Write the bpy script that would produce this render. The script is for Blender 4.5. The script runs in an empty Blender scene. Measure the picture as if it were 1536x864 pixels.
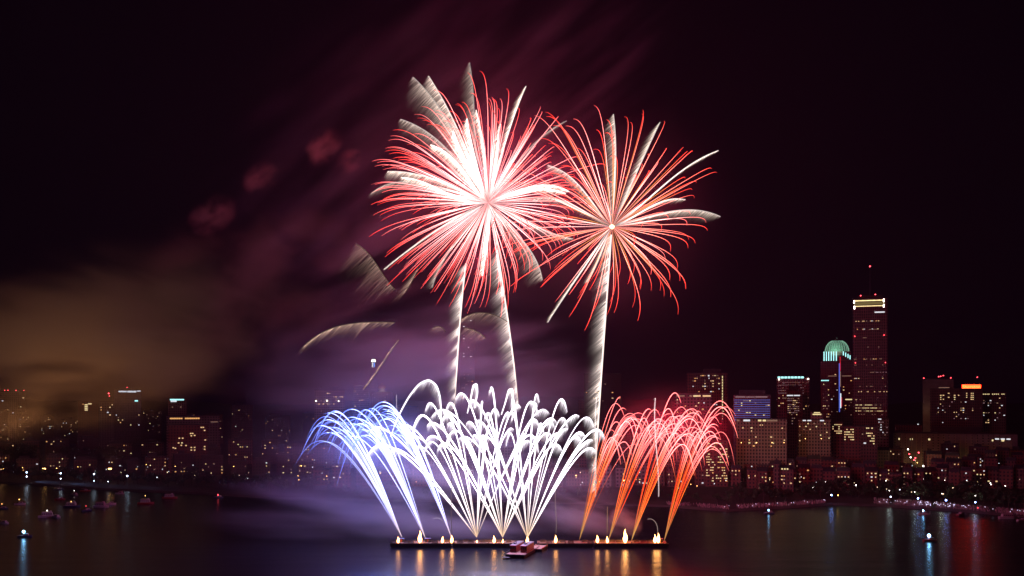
import bpy, math, random
import numpy as np

rng = random.Random(7)
C = bpy.context.scene.collection
sc = bpy.context.scene
R = math.radians

# ------------------------------------------------------------------ camera, sky, exposure
EYE, F = 85.0, 1536 * 35 / 36          # eye height over the river; focal length in photo pixels
cam = bpy.data.cameras.new('camera'); cam.lens = 35; cam.sensor_width = 36
cam.shift_y = 168 / 1536; cam.clip_start = 1; cam.clip_end = 40000
cam_o = bpy.data.objects.new('camera', cam); C.objects.link(cam_o)
cam_o.location = (0, 0, EYE); cam_o.rotation_euler = (R(90), 0, 0)
sc.camera = cam_o

w = bpy.data.worlds.new('World'); sc.world = w; w.use_nodes = True
bg = w.node_tree.nodes['Background']
bg.inputs['Color'].default_value = (0.0009, 0.0002, 0.0016, 1); bg.inputs['Strength'].default_value = 1.0

sc.view_settings.view_transform = 'Standard'; sc.view_settings.look = 'None'
sc.view_settings.gamma = 1; sc.view_settings.exposure = 0
cy = sc.cycles
cy.use_denoising = True
cy.max_bounces = 4; cy.diffuse_bounces = 1; cy.glossy_bounces = 2; cy.transmission_bounces = 1
cy.volume_bounces = 0; cy.transparent_max_bounces = 80
cy.caustics_reflective = False; cy.caustics_refractive = False
cy.sample_clamp_indirect = 12
cy.volume_step_rate = 1.8; cy.volume_max_steps = 96


def at(px, py, Y):
    """World point seen at photo pixel (px, py) at depth Y."""
    return ((px - 768) / F * Y, Y, EYE + (600 - py) / F * Y)


def shore_depth(py):
    return EYE * F / (py - 600)


Y0 = 572.0                              # the firework barges lie 572 m out

# ------------------------------------------------------------------ tagging
def tag(o, label=None, cat=None, group=None, kind=None):
    for k, v in (('label', label), ('category', cat), ('group', group), ('kind', kind)):
        if v: o[k] = v
    return o


def empty(name, loc=(0, 0, 0), rz=0):
    o = bpy.data.objects.new(name, None); C.objects.link(o)
    o.location = loc; o.rotation_euler = (0, 0, rz); o.empty_display_size = 1
    return o


def copy_tree(o, parent=None):
    c = o.copy(); C.objects.link(c)
    if parent is not None: c.parent = parent
    for ch in o.children:
        if ch.type != 'LIGHT': copy_tree(ch, c)
    return c


ORD = ('first second third fourth fifth sixth seventh eighth ninth tenth eleventh twelfth thirteenth fourteenth fifteenth sixteenth '
       'seventeenth eighteenth nineteenth twentieth').split()
TENS = {20: 'twenty', 30: 'thirty', 40: 'forty', 50: 'fifty', 60: 'sixty'}


def nth(i):
    if i <= 20: return ORD[i - 1]
    t = i // 10 * 10
    return TENS[t] + '-' + ORD[i - t - 1] if i > t else TENS[t][:-1] + 'ieth'


NUM = 'no one two three four five six seven eight nine ten eleven twelve thirteen fourteen fifteen sixteen'.split()


# ------------------------------------------------------------------ materials
def new_mat(name):
    m = bpy.data.materials.new(name); m.use_nodes = True
    nt = m.node_tree; nt.nodes.clear()
    out = nt.nodes.new('ShaderNodeOutputMaterial')
    return m, nt, out


def N(nt, kind, **kw):
    n = nt.nodes.new(kind)
    for k, v in kw.items():
        if k in n.inputs: n.inputs[k].default_value = v
        else: setattr(n, k, v)
    return n


def surf(name, col, rough=0.6, var=0.25, scale=0.4, metal=0.0, bump=0.0):
    """Principled surface with blotchy wear."""
    m, nt, out = new_mat(name)
    p = N(nt, 'ShaderNodeBsdfPrincipled', Roughness=rough, Metallic=metal)
    tc = N(nt, 'ShaderNodeTexCoord')
    nz = N(nt, 'ShaderNodeTexNoise', Scale=scale, Detail=4.0)
    mr = N(nt, 'ShaderNodeMapRange'); mr.inputs['From Min'].default_value = .3; mr.inputs['From Max'].default_value = .7
    mr.inputs['To Min'].default_value = 1 - var; mr.inputs['To Max'].default_value = 1 + var
    mx = N(nt, 'ShaderNodeVectorMath', operation='SCALE'); mx.inputs[0].default_value = col
    nt.links.new(tc.outputs['Object'], nz.inputs['Vector']); nt.links.new(nz.outputs['Fac'], mr.inputs['Value'])
    nt.links.new(mr.outputs['Result'], mx.inputs['Scale']); nt.links.new(mx.outputs['Vector'], p.inputs['Base Color'])
    if bump:
        b = N(nt, 'ShaderNodeBump', Strength=bump); nt.links.new(nz.outputs['Fac'], b.inputs['Height']); nt.links.new(b.outputs['Normal'], p.inputs['Normal'])
    nt.links.new(p.outputs['BSDF'], out.inputs['Surface'])
    return m


def facade(name, wall, glass, bw, bh, mortar, rough=0.7):
    """Wall with a grid of unlit windows."""
    m, nt, out = new_mat(name)
    p = N(nt, 'ShaderNodeBsdfPrincipled', Roughness=rough)
    tc = N(nt, 'ShaderNodeTexCoord'); sx = N(nt, 'ShaderNodeSeparateXYZ'); cx = N(nt, 'ShaderNodeCombineXYZ')
    ad = N(nt, 'ShaderNodeMath', operation='ADD')
    nt.links.new(tc.outputs['Object'], sx.inputs[0]); nt.links.new(sx.outputs['X'], ad.inputs[0]); nt.links.new(sx.outputs['Y'], ad.inputs[1])
    nt.links.new(ad.outputs[0], cx.inputs['X']); nt.links.new(sx.outputs['Z'], cx.inputs['Y'])
    bk = N(nt, 'ShaderNodeTexBrick', offset=0.0, Scale=1.0)
    bk.inputs['Brick Width'].default_value = bw; bk.inputs['Row Height'].default_value = bh
    bk.inputs['Mortar Size'].default_value = mortar; bk.inputs['Mortar Smooth'].default_value = .1
    bk.inputs['Color1'].default_value = (*glass, 1); bk.inputs['Color2'].default_value = (*[g * 1.8 for g in glass], 1)
    bk.inputs['Mortar'].default_value = (*wall, 1)
    nz = N(nt, 'ShaderNodeTexNoise', Scale=0.12, Detail=5.0)
    mr = N(nt, 'ShaderNodeMapRange'); mr.inputs['To Min'].default_value = .6; mr.inputs['To Max'].default_value = 1.4
    mx = N(nt, 'ShaderNodeVectorMath', operation='SCALE')
    nt.links.new(tc.outputs['Object'], nz.inputs['Vector']); nt.links.new(nz.outputs['Fac'], mr.inputs['Value'])
    nt.links.new(cx.outputs[0], bk.inputs['Vector']); nt.links.new(bk.outputs['Color'], mx.inputs[0]); nt.links.new(mr.outputs['Result'], mx.inputs['Scale'])
    nt.links.new(mx.outputs['Vector'], p.inputs['Base Color'])
    nt.links.new(p.outputs['BSDF'], out.inputs['Surface'])
    return m


def glow(name, col, strength, sampled=False):
    m, nt, out = new_mat(name)
    e = N(nt, 'ShaderNodeEmission', Color=(*col, 1), Strength=strength)
    nt.links.new(e.outputs[0], out.inputs['Surface'])
    m.cycles.emission_sampling = 'FRONT' if sampled else 'NONE'
    return m


def spark_material(name, fine):
    """Burning sparks; the fine ones glow without hiding what is behind them."""
    m, nt, out = new_mat(name)
    a = N(nt, 'ShaderNodeAttribute', attribute_name='spark_glow'); e = N(nt, 'ShaderNodeEmission')
    nt.links.new(a.outputs['Color'], e.inputs['Color']); last = e
    if fine:
        tr = N(nt, 'ShaderNodeBsdfTransparent'); last = N(nt, 'ShaderNodeAddShader')
        nt.links.new(e.outputs[0], last.inputs[0]); nt.links.new(tr.outputs[0], last.inputs[1])
    nt.links.new(last.outputs[0], out.inputs['Surface'])
    m.cycles.emission_sampling = 'NONE'
    return m


M = dict(
    spark=spark_material('burning_star', False), fine_spark=spark_material('burning_dust', True),
    brick=facade('red_brick_wall', (.27, .11, .075), (.02, .02, .022), 3.2, 3.4, .95),
    shaded_brick=facade('shaded_brick_wall', (.10, .06, .055), (.015, .014, .015), 3.2, 3.4, .95),  # darker brick copy with the smoke's shade put into its colour
    brown=facade('brownstone_wall', (.22, .13, .09), (.02, .02, .022), 2.8, 3.6, .8),
    lime=facade('limestone_wall', (.42, .35, .24), (.03, .028, .025), 3.0, 3.4, .75),
    conc=facade('concrete_wall', (.33, .30, .27), (.03, .03, .035), 3.6, 3.6, .9),
    glass=facade('dark_glass_wall', (.18, .14, .14), (.05, .045, .05), 2.4, 3.8, .35, .25),
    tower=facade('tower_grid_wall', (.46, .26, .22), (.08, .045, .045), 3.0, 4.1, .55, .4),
    plain=surf('bare_concrete', (.32, .28, .23), .8, .2, .15),
    roof=surf('flat_roof_gravel', (.10, .095, .09), .9, .3, .3),
    slate=surf('slate_roof', (.07, .07, .075), .6, .3, .8),
    dark=surf('black_steel', (.03, .028, .028), .5, .3, .8),
    steel=surf('grey_steel', (.25, .25, .26), .4, .2, .8, .6),
    deck=surf('timber_deck', (.30, .19, .11), .8, .4, .6),
    red=surf('red_paint', (.26, .02, .02), .45, .2, .6),
    white=surf('white_paint', (.50, .48, .47), .5, .12, .5),
    navy=surf('navy_paint', (.03, .04, .10), .4, .2, .5),
    copper=surf('green_copper', (.36, .55, .46), .6, .2, .5),
    gold=surf('gilded_dome', (.80, .55, .18), .35, .1, .3, .8),
    bark=surf('tree_bark', (.08, .055, .04), .9, .3, 1.5),
    leaf=surf('tree_leaves', (.045, .075, .028), .8, .5, .35),
    cloth=surf('summer_clothes', (.40, .30, .30), .9, .8, .35),
    soil=surf('city_ground', (.07, .065, .055), .95, .4, .02),
    w_warm=glow('window_light_warm', (1, .62, .30), .95),
    w_amber=glow('window_light_amber', (1, .48, .16), .95),
    w_cool=glow('window_light_cool', (.9, .92, 1), .9),
    w_dim=glow('window_light_dim', (1, .55, .38), .22),
    w_yel=glow('window_light_yellow', (1, .78, .38), .95),
    w_blue=glow('window_light_blue', (.22, .26, 1), .26),
    w_pink=glow('window_light_pink', (1, .55, .62), .22),
    l_white=glow('lamp_white', (1, .9, .8), 9),
    l_amber=glow('lamp_amber', (1, .5, .14), 9),
    l_blue=glow('lamp_blue', (.25, .55, 1), 12),
    l_red=glow('lamp_red', (1, .06, .08), 8),
    l_teal=glow('lamp_teal', (.38, .88, .88), 1.7),
    l_cold=glow('cold_flood_light', (.55, .75, 1), 10),
    crownlight=glow('crown_light', (1, .78, .36), 2.2),
    sign=glow('red_sign_light', (1, .014, .003), 26, True),
    sign_hot=glow('red_sign_letters', (1, .15, .025), 5.5),
    flame=glow('flame', (1, .42, .12), 17, True),
)


# ------------------------------------------------------------------ mesh building
class MB:
    """Collects solids; build() links them as one mesh object."""
    def __init__(s): s.v, s.f = [], []

    def add(s, v, f):
        n = len(s.v); s.v += [tuple(a) for a in v]; s.f += [tuple(i + n for i in q) for q in f]; return s

    def box(s, x0, x1, y0, y1, z0, z1, tx=0, ty=0):
        """Box, its top drawn in by tx, ty."""
        v = [(x0, y0, z0), (x1, y0, z0), (x1, y1, z0), (x0, y1, z0),
             (x0 + tx, y0 + ty, z1), (x1 - tx, y0 + ty, z1), (x1 - tx, y1 - ty, z1), (x0 + tx, y1 - ty, z1)]
        return s.add(v, [(3, 2, 1, 0), (4, 5, 6, 7), (0, 1, 5, 4), (1, 2, 6, 5), (2, 3, 7, 6), (3, 0, 4, 7)])

    def lathe(s, prof, n=12, c=(0, 0)):
        v, f = [], []
        for r, z in prof:
            for k in range(n):
                a = 2 * math.pi * k / n; v.append((c[0] + r * math.cos(a), c[1] + r * math.sin(a), z))
        for i in range(len(prof) - 1):
            for k in range(n):
                k2 = (k + 1) % n; f.append((i * n + k, i * n + k2, (i + 1) * n + k2, (i + 1) * n + k))
        f.append(tuple(range(n - 1, -1, -1))); f.append(tuple((len(prof) - 1) * n + k for k in range(n)))
        return s.add(v, f)

    def bar(s, a, b, r0, r1=None, n=6):
        r1 = r0 if r1 is None else r1
        a, b = np.array(a, float), np.array(b, float); t = (b - a) / max(np.linalg.norm(b - a), 1e-6)
        u = np.cross(t, (0, 1, 0) if abs(t[1]) < .9 else (1, 0, 0)); u /= np.linalg.norm(u); q = np.cross(t, u)
        v = [p + r * (math.cos(2 * math.pi * k / n) * u + math.sin(2 * math.pi * k / n) * q) for p, r in ((a, r0), (b, r1)) for k in range(n)]
        f = [(k, (k + 1) % n, n + (k + 1) % n, n + k) for k in range(n)] + [tuple(range(n - 1, -1, -1)), tuple(range(n, 2 * n))]
        return s.add(v, f)

    def mesh(s, name, m):
        me = bpy.data.meshes.new(name); me.from_pydata(s.v, [], s.f); me.update(); me.materials.append(m); return me

    def build(s, name, m, parent=None, loc=(0, 0, 0)):
        o = bpy.data.objects.new(name, s.mesh(name, m)); C.objects.link(o); o.parent = parent; o.location = loc
        return o


def lamp(name, loc, col, intensity, radius=2.0, parent=None, spot=None):
    """A light of so many candela-like units; spot = (target, cone degrees)."""
    d = bpy.data.lights.new(name, 'SPOT' if spot else 'POINT')
    d.color = col; d.energy = intensity * 4 * math.pi; d.shadow_soft_size = radius
    o = bpy.data.objects.new(name, d); C.objects.link(o); o.location = loc; o.parent = parent
    if spot:
        from mathutils import Vector
        d.spot_size = R(spot[1]); d.spot_blend = .6
        o.rotation_euler = (Vector(spot[0]) - Vector(loc)).to_track_quat('-Z', 'Y').to_euler()
    return o


# ------------------------------------------------------------------ river, land, hills, haze
def shoreline():
    pts = [(-500, 716), (-100, 722), (0, 725), (150, 735), (300, 742), (420, 749), (560, 752), (860, 756), (1000, 761), (1090, 768),
           (1180, 763), (1250, 758), (1320, 760), (1450, 769), (1536, 777), (1800, 790)]
    return [(px, shore_depth(py)) for px, py in pts]


SHORE = shoreline()


def shore_at(px):
    xs = [p[0] for p in SHORE]; return float(np.interp(px, xs, [p[1] for p in SHORE]))


LAND = 1.6
bank = MB(); v, f = [], []
rows = [lambda px, Y: ((px - 768) / F * Y, Y, -1.0), lambda px, Y: ((px - 768) / F * (Y + 3), Y + 3, LAND),
        lambda px, Y: ((px - 768) / F * 2500, 2500, LAND), lambda px, Y: ((px - 768) / F * 14000, 14000, LAND)]
for px, Y in SHORE:
    for r in rows: v.append(r(px, Y))
for i in range(len(SHORE) - 1):
    for k in range(3): f.append((i * 4 + k, (i + 1) * 4 + k, (i + 1) * 4 + k + 1, i * 4 + k + 1))
tag(bank.add(v, f).build('ground', M['soil']), kind='structure')


def water_material():
    m, nt, out = new_mat('river_water')
    p = N(nt, 'ShaderNodeBsdfPrincipled', Roughness=.24, IOR=1.33)
    p.inputs['Base Color'].default_value = (.006, .008, .011, 1)
    g = N(nt, 'ShaderNodeNewGeometry')
    mp = N(nt, 'ShaderNodeMapping'); mp.inputs['Scale'].default_value = (.22, .5, .3)
    mp.inputs['Rotation'].default_value = (0, 0, R(12))
    nz = N(nt, 'ShaderNodeTexNoise', Scale=1.0, Detail=6.0, Roughness=.6)
    mp2 = N(nt, 'ShaderNodeMapping'); mp2.inputs['Scale'].default_value = (.012, .05, .03)
    nz2 = N(nt, 'ShaderNodeTexNoise', Scale=1.0, Detail=3.0)
    ad = N(nt, 'ShaderNodeMath', operation='MULTIPLY_ADD'); ad.inputs[1].default_value = 2.5
    b = N(nt, 'ShaderNodeBump', Strength=.42, Distance=.55)
    L = nt.links.new
    L(g.outputs['Position'], mp.inputs[0]); L(g.outputs['Position'], mp2.inputs[0]); L(mp.outputs[0], nz.inputs['Vector']); L(mp2.outputs[0], nz2.inputs['Vector'])
    L(nz2.outputs['Fac'], ad.inputs[0]); L(nz.outputs['Fac'], ad.inputs[2]); L(ad.outputs[0], b.inputs['Height'])
    L(b.outputs['Normal'], p.inputs['Normal']); L(p.outputs['BSDF'], out.inputs['Surface'])
    return m


tag(MB().add([(-1500, -400, 0), (1500, -400, 0), (1500, 1400, 0), (-1500, 1400, 0)], [(0, 1, 2, 3)]).build('water', water_material()), kind='structure')

hl = MB(); v, f = [], []
xs = np.linspace(-6500, 6500, 70)
for i, x in enumerate(xs):
    h = 78 + 26 * math.sin(x * .0011 + 1) + 14 * math.sin(x * .0037) + 6 * math.sin(x * .011)
    for dy, hh in ((-900, 0), (-300, h * .75), (0, h), (700, 0)): v.append((x, 8800 + dy, LAND - 1 + max(hh, 0)))
for i in range(len(xs) - 1):
    for k in range(3): f.append((i * 4 + k, i * 4 + 4 + k, i * 4 + 5 + k, i * 4 + 1 + k))
tag(hl.add(v, f).build('hills', M['leaf']), kind='structure')

m, nt, out = new_mat('night_haze')
pv = N(nt, 'ShaderNodeVolumePrincipled', Density=.000034); pv.inputs['Color'].default_value = (.9, .85, .9, 1)
nt.links.new(pv.outputs[0], out.inputs['Volume']); m.cycles.homogeneous_volume = True
tag(MB().box(-8500, 8500, -900, 15000, -3, 700).build('haze', m), kind='stuff')


# ------------------------------------------------------------------ smoke
def smoke(loc, size, rz, density, col, lo, hi, nscale, stretch=(1, 1, 1), tilt=0, seed=0, soft=.2, detail=4.0, flat=False):
    """A bank of drifting smoke; noise streaked along the wind (tilt degrees from level)."""
    m, nt, out = new_mat('smoke'); L = nt.links.new
    tc = N(nt, 'ShaderNodeTexCoord'); g = N(nt, 'ShaderNodeNewGeometry')
    ln = N(nt, 'ShaderNodeVectorMath', operation='LENGTH'); L(tc.outputs['Object'], ln.inputs[0])
    mp = N(nt, 'ShaderNodeMapping', vector_type='TEXTURE'); mp.inputs['Rotation'].default_value = (0, R(-tilt), 0)
    mp.inputs['Scale'].default_value = stretch; mp.inputs['Location'].default_value = (seed * 311.0, seed * 97.0, seed * 41.0)
    L(g.outputs['Position'], mp.inputs[0])
    nz = N(nt, 'ShaderNodeTexNoise', Scale=nscale, Detail=detail, Roughness=.55, Distortion=.3); L(mp.outputs[0], nz.inputs['Vector'])
    # the noise also eats into the outline
    wob = N(nt, 'ShaderNodeMath', operation='MULTIPLY_ADD'); wob.inputs[1].default_value = -.9; L(nz.outputs['Fac'], wob.inputs[0]); L(ln.outputs['Value'], wob.inputs[2])
    fall = N(nt, 'ShaderNodeMapRange', interpolation_type='SMOOTHSTEP')
    fall.inputs['From Min'].default_value = .52; fall.inputs['From Max'].default_value = soft - .45; L(wob.outputs[0], fall.inputs['Value'])
    edge = N(nt, 'ShaderNodeMapRange', interpolation_type='SMOOTHSTEP'); edge.inputs['From Min'].default_value = .99; edge.inputs['From Max'].default_value = .7
    L(ln.outputs['Value'], edge.inputs['Value'])
    rm = N(nt, 'ShaderNodeMapRange', interpolation_type='SMOOTHSTEP'); rm.inputs['From Min'].default_value = lo; rm.inputs['From Max'].default_value = hi
    L(nz.outputs['Fac'], rm.inputs['Value'])
    a = N(nt, 'ShaderNodeMath', operation='MULTIPLY'); b = N(nt, 'ShaderNodeMath', operation='MULTIPLY'); c = N(nt, 'ShaderNodeMath', operation='MULTIPLY')
    L(fall.outputs[0], a.inputs[0]); L(rm.outputs[0], a.inputs[1]); L(a.outputs[0], b.inputs[0]); L(edge.outputs[0], b.inputs[1])
    L(b.outputs[0], c.inputs[0]); c.inputs[1].default_value = density
    vs = N(nt, 'ShaderNodeVolumeScatter', Color=(*col, 1)); L(c.outputs[0], vs.inputs['Density']); L(vs.outputs[0], out.inputs['Volume'])
    m.cycles.volume_step_rate = 1.0
    mb = MB(); prof = [(max(math.sin(math.pi * i / 12), .001), -math.cos(math.pi * i / 12)) for i in range(13)]
    o = mb.lathe(prof, 20).build('smoke', m); o.location = loc; o.scale = size; o.rotation_euler = (0, R(-rz), 0)
    tag(o, kind='stuff')
    return o


def smoke_px(px, py, Y, rx, ry, depth, rz, *a, **k):
    s = Y / F
    return smoke(at(px, py, Y), (rx * s, depth, ry * s), rz, *a, **k)


# brown bank drifting off over the left of the city
smoke_px(60, 520, 1050, 530, 160, 150, 10, .0080, (.92, .78, .66), .32, .60, .022, (1.5, 9, 1), 18, 1, soft=.40, detail=6)
smoke_px(340, 455, 850, 260, 160, 70, 36, .0085, (1, .66, .44), .42, .62, .026, (2, 9, 1), 30, 2, soft=.34, detail=6)
# violet smoke round the mines
smoke_px(620, 590, 655, 330, 215, 45, 8, .0100, (.86, .88, 1.0), .30, .64, .030, (4.5, 9, 1), 8, 3, soft=.3, detail=6)
smoke_px(680, 725, 640, 370, 125, 36, 2, .0125, (.86, .88, 1.0), .32, .64, .032, (5, 9, .9), 4, 7, soft=.3)
smoke_px(545, 752, 612, 330, 105, 28, -4, .022, (.86, .88, 1.0), .36, .66, .040, (6, 6, .8), -9, 4, soft=.15, detail=5)
smoke_px(880, 765, 600, 120, 52, 20, -10, .018, (.95, .86, .92), .44, .62, .04, (4, 5, .8), -16, 5, soft=.3)
# a thin veil over the dim shore
smoke_px(230, 672, 925, 400, 85, 42, 0, .0042, (.9, .82, .86), .25, .62, .025, (4, 9, 1), 5, 9, soft=.3)
# red-lit smoke behind the pink burst and thin streaks high in the wind
smoke_px(510, 410, 700, 200, 150, 50, 30, .0065, (.95, .78, .84), .44, .64, .038, (5, 9, 1), 25, 8, soft=.3, detail=6)
smoke_px(660, 190, 690, 460, 270, 60, 34, .0052, (.95, .8, .88), .46, .68, .11, (12, 12, .6), 38, 6, soft=.25)
# thin fresh smoke hanging in the sparks themselves, thickest in their midst
for px, py, Y, r_, dy, den in ((728, 298, 572, 270, 103, .00050), (922, 335, 572, 260, 100, .00042), (1008, 655, 578, 165, 34, .0022), (560, 660, 578, 190, 34, .0036)):
    m, nt, out = new_mat('fresh_smoke'); L = nt.links.new
    tc = N(nt, 'ShaderNodeTexCoord'); ln = N(nt, 'ShaderNodeVectorMath', operation='LENGTH'); L(tc.outputs['Object'], ln.inputs[0])
    fl = N(nt, 'ShaderNodeMapRange', interpolation_type='SMOOTHERSTEP'); fl.inputs['From Min'].default_value = .98; fl.inputs['From Max'].default_value = .05; L(ln.outputs['Value'], fl.inputs['Value'])
    sq = N(nt, 'ShaderNodeMath', operation='POWER'); sq.inputs[1].default_value = 1.5; L(fl.outputs[0], sq.inputs[0])
    mu = N(nt, 'ShaderNodeMath', operation='MULTIPLY'); mu.inputs[1].default_value = den; L(sq.outputs[0], mu.inputs[0])
    vs = N(nt, 'ShaderNodeVolumeScatter', Color=(.95, .92, .94, 1)); L(mu.outputs[0], vs.inputs['Density']); L(vs.outputs[0], out.inputs['Volume'])
    mb = MB().lathe([(max(math.sin(math.pi * i / 12), .001), -math.cos(math.pi * i / 12)) for i in range(13)], 20)
    o = tag(mb.build('smoke', m), kind='stuff'); o.location = at(px, py, Y); o.scale = (r_ * Y / F, dy, r_ * Y / F * (.70 if dy < 50 else 1))
# broken puffs on the upper edge of the bank
for i, (px, py, rr) in enumerate(((486, 222, 34), (524, 242, 22), (392, 266, 30), (318, 322, 40))):
    smoke_px(px, py, 660, rr * 1.25, rr * .8, 20, 40, .021, (1, .60, .42), .38, .60, .11, (2.2, 4, 1), 45, 10 + i, soft=.25)
smoke_px(938, 783, 588, 32, 26, 10, -30, .07, (.95, .85, .85), .38, .6, .1, (2, 1, 1), -30, 20, soft=.3)

# ------------------------------------------------------------------ fireworks
class Sparks:
    """Glowing tubes with a heat colour on every point."""
    def __init__(s): s.v, s.f, s.c, s.m, s.n = [], [], [], [], 0

    def tube(s, pts, rad, col, k=4):
        pts = np.asarray(pts, float); n = len(pts); rad = np.broadcast_to(rad, (n,)); col = np.broadcast_to(col, (n, 3))
        t = np.gradient(pts, axis=0); t /= np.maximum(np.linalg.norm(t, axis=1)[:, None], 1e-9)
        u = np.cross(t, np.array((.0, 1, .0)) if abs(t[n // 2][1]) < .92 else np.array((1., 0, 0))); u /= np.maximum(np.linalg.norm(u, axis=1)[:, None], 1e-9)
        q = np.cross(t, u)
        ang = 2 * np.pi * np.arange(k) / k
        ring = pts[:, None, :] + rad[:, None, None] * (np.cos(ang)[None, :, None] * u[:, None, :] + np.sin(ang)[None, :, None] * q[:, None, :])
        s.v.append(ring.reshape(-1, 3)); s.c.append(np.repeat(col, k, axis=0)); s.m.append(np.full((n - 1) * k, int(k == 3), np.int32))
        i, j = np.meshgrid(np.arange(n - 1), np.arange(k), indexing='ij'); j2 = (j + 1) % k
        s.f.append(np.stack([i * k + j, i * k + j2, (i + 1) * k + j2, (i + 1) * k + j], -1).reshape(-1, 4) + s.n)
        s.n += n * k

    def build(s, name, parent, origin=(0, 0, 0)):
        v = np.concatenate(s.v) - np.array(origin); f = np.concatenate(s.f); c = np.concatenate(s.c)
        me = bpy.data.meshes.new(name)
        me.vertices.add(len(v)); me.vertices.foreach_set('co', v.astype(np.float32).ravel())
        me.loops.add(f.size); me.loops.foreach_set('vertex_index', f.astype(np.int32).ravel())
        me.polygons.add(len(f)); me.polygons.foreach_set('loop_start', np.arange(0, f.size, 4, dtype=np.int32))
        me.update(calc_edges=True)
        a = me.attributes.new('spark_glow', 'FLOAT_COLOR', 'POINT')
        a.data.foreach_set('color', np.concatenate([c, np.ones((len(c), 1))], 1).astype(np.float32).ravel())
        me.materials.append(M['spark']); me.materials.append(M['fine_spark']); me.polygons.foreach_set('material_index', np.concatenate(s.m))
        o = bpy.data.objects.new(name, me); C.objects.link(o); o.parent = parent
        return o


nr = np.random.default_rng(11)
S = Y0 / F                              # metres per photo pixel at the barges
DRIFT = np.array((-.80, 0, -.60))       # the wind carries sparks down and to the west


def mix(a, b, t):
    t = np.clip(t, 0, 1)[:, None]; return np.array(a)[None, :] * (1 - t) + np.array(b)[None, :] * t


def path_px(pts, n, dy=0.0, Y=Y0):
    """Smooth curve through photo pixels at the barges' depth, leaning dy metres in depth towards its end."""
    p = np.array([at(x, y, Y) for x, y in pts])
    d = np.concatenate([[0], np.cumsum(np.linalg.norm(np.diff(p, axis=0), axis=1))]); d /= d[-1]
    s = np.linspace(0, 1, n)
    if len(p) == 2: o = p[0] + (p[1] - p[0]) * s[:, None]
    else:
        deg = min(len(p) - 1, 3); o = np.stack([np.polyval(np.polyfit(d, p[:, k], deg), s) for k in range(3)], 1)
    o[:, 1] += dy * s
    return o


def feather(sp, path, length, n, bright, warm=(1, .80, .66), prof=None, ripple=None, w=.26, drift=None, dim=(.55, .42, .34), fade=.22):
    """Fine sparks shed by a comet, carried down the wind from its path."""
    drift = DRIFT if drift is None else drift
    s = nr.random(n) ; s.sort()
    bright = bright * np.linalg.norm(np.diff(path, axis=0), axis=1).sum() / (n * 4 * w)
    N_ = len(path)
    for i, si in enumerate(s):
        x = si * (N_ - 1); k = min(int(x), N_ - 2); p = path[k] + (path[k + 1] - path[k]) * (x - k)
        L = length * (prof(si) if prof else 1) * nr.uniform(.35, 1.2)
        if L < .15: continue
        b = bright * nr.uniform(.5, 1.3) * (ripple(si) if ripple else 1)
        d = drift + nr.normal(0, .10, 3); d[1] = abs(nr.normal(0, .25)) + .08
        t = np.linspace(0, 1, 4)
        pts = p + nr.normal(0, .12, 3) + d * L * t[:, None] + np.array((0, 0, -1)) * (.12 * L * t ** 2)[:, None]
        col = mix(np.array(warm) * b, np.array(dim) * b * fade, t ** .65)
        sp.tube(pts, w * np.array((1, .9, .7, .2)), col, 3)


def tip_profile(si):
    return min(1.0, math.sqrt(max(0, 1 - si) / .08)) * (.30 + .70 * min(1, si / .65))


def comet(parent, pts, L, bright, n=None, core=(1.5, 1.3, 1.2), dy=0, w0=.75, w1=.22, label=None, warm=(1, .80, .66), prof=tip_profile, name='comet_trail', start=0.0):
    sp = Sparks(); path = path_px(pts, 24, dy); ln = np.linalg.norm(path[-1] - path[0]) / S
    s = np.linspace(0, 1, 24)
    sp.tube(path, w0 + (w1 - w0) * s, np.array(core) * ((1 - .55 * s) * np.clip(s / .3, .12, 1))[:, None] * max(bright, .12))
    feather(sp, path, L * S, n or int(ln * 6), bright * 1.0, warm, prof, lambda q: min(1, .1 + q / .32), .14, fade=.30)
    o = sp.build(name, parent, parent.location)
    if label: o['label'] = label
    return o


def burst(name, label, cpx, cpy, radius, count, hot, tail, seed, white=.0, rad=.27, orange=0.0, spread=.13, lift=(0, 0)):
    root = empty(name, at(cpx, cpy, Y0)); tag(root, label, 'firework', 'shell bursts high over the barges')
    c = np.array(root.location); g = np.random.default_rng(seed); rest = Sparks()
    ga = math.pi * (3 - math.sqrt(5))
    for i in range(count):
        z = 1 - 2 * (i + .5) / count; a = ga * i + g.normal(0, .25); r = math.sqrt(max(0, 1 - z * z))
        d = np.array((r * math.cos(a), z, r * math.sin(a))) + g.normal(0, .10, 3); d /= np.linalg.norm(d)
        Rm = radius * S * g.normal(1, spread) * (1 if g.random() > .12 else .72)
        s = np.linspace(0, 1, 22); k = 2.6
        u = (1 - np.exp(-k * s)) / (1 - math.exp(-k))
        dr = np.array((-13, 0, -16)) * S * g.uniform(.75, 1.25) * radius / 165
        pts = c + d * Rm * u[:, None] + np.array((lift[0], 0, lift[1])) * S * u[:, None] + dr * (s ** 2.5)[:, None]
        h = np.array(hot) * g.uniform(.7, 1.35); t = np.array(tail) * g.uniform(.6, 1.2)
        col = mix(h, t, (u - .35) / .6)
        if g.random() < white: col = col + np.array((1.2, 1.6, 1.7)) * np.clip(1.1 - u, 0, 1)[:, None]
        if g.random() < orange: col = mix((1.5, .62, .12), t, (u - .45) / .4)
        col = col * (np.clip(u / .45, .16, 1))[:, None]
        w = rad * np.interp(s, (0, .15, .8, 1), (.55, 1, .95, .35)) * g.uniform(.75, 1.15)
        if i % max(1, count // 95) == 0 and i // max(1, count // 95) < 95:
            q = Sparks(); q.tube(pts, w, col); q.build('streak', root, c)
        else: rest.tube(pts, w, col)
    if rest.n:
        tag(rest.build('sparks', root, c), kind='stuff')
    return root


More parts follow.
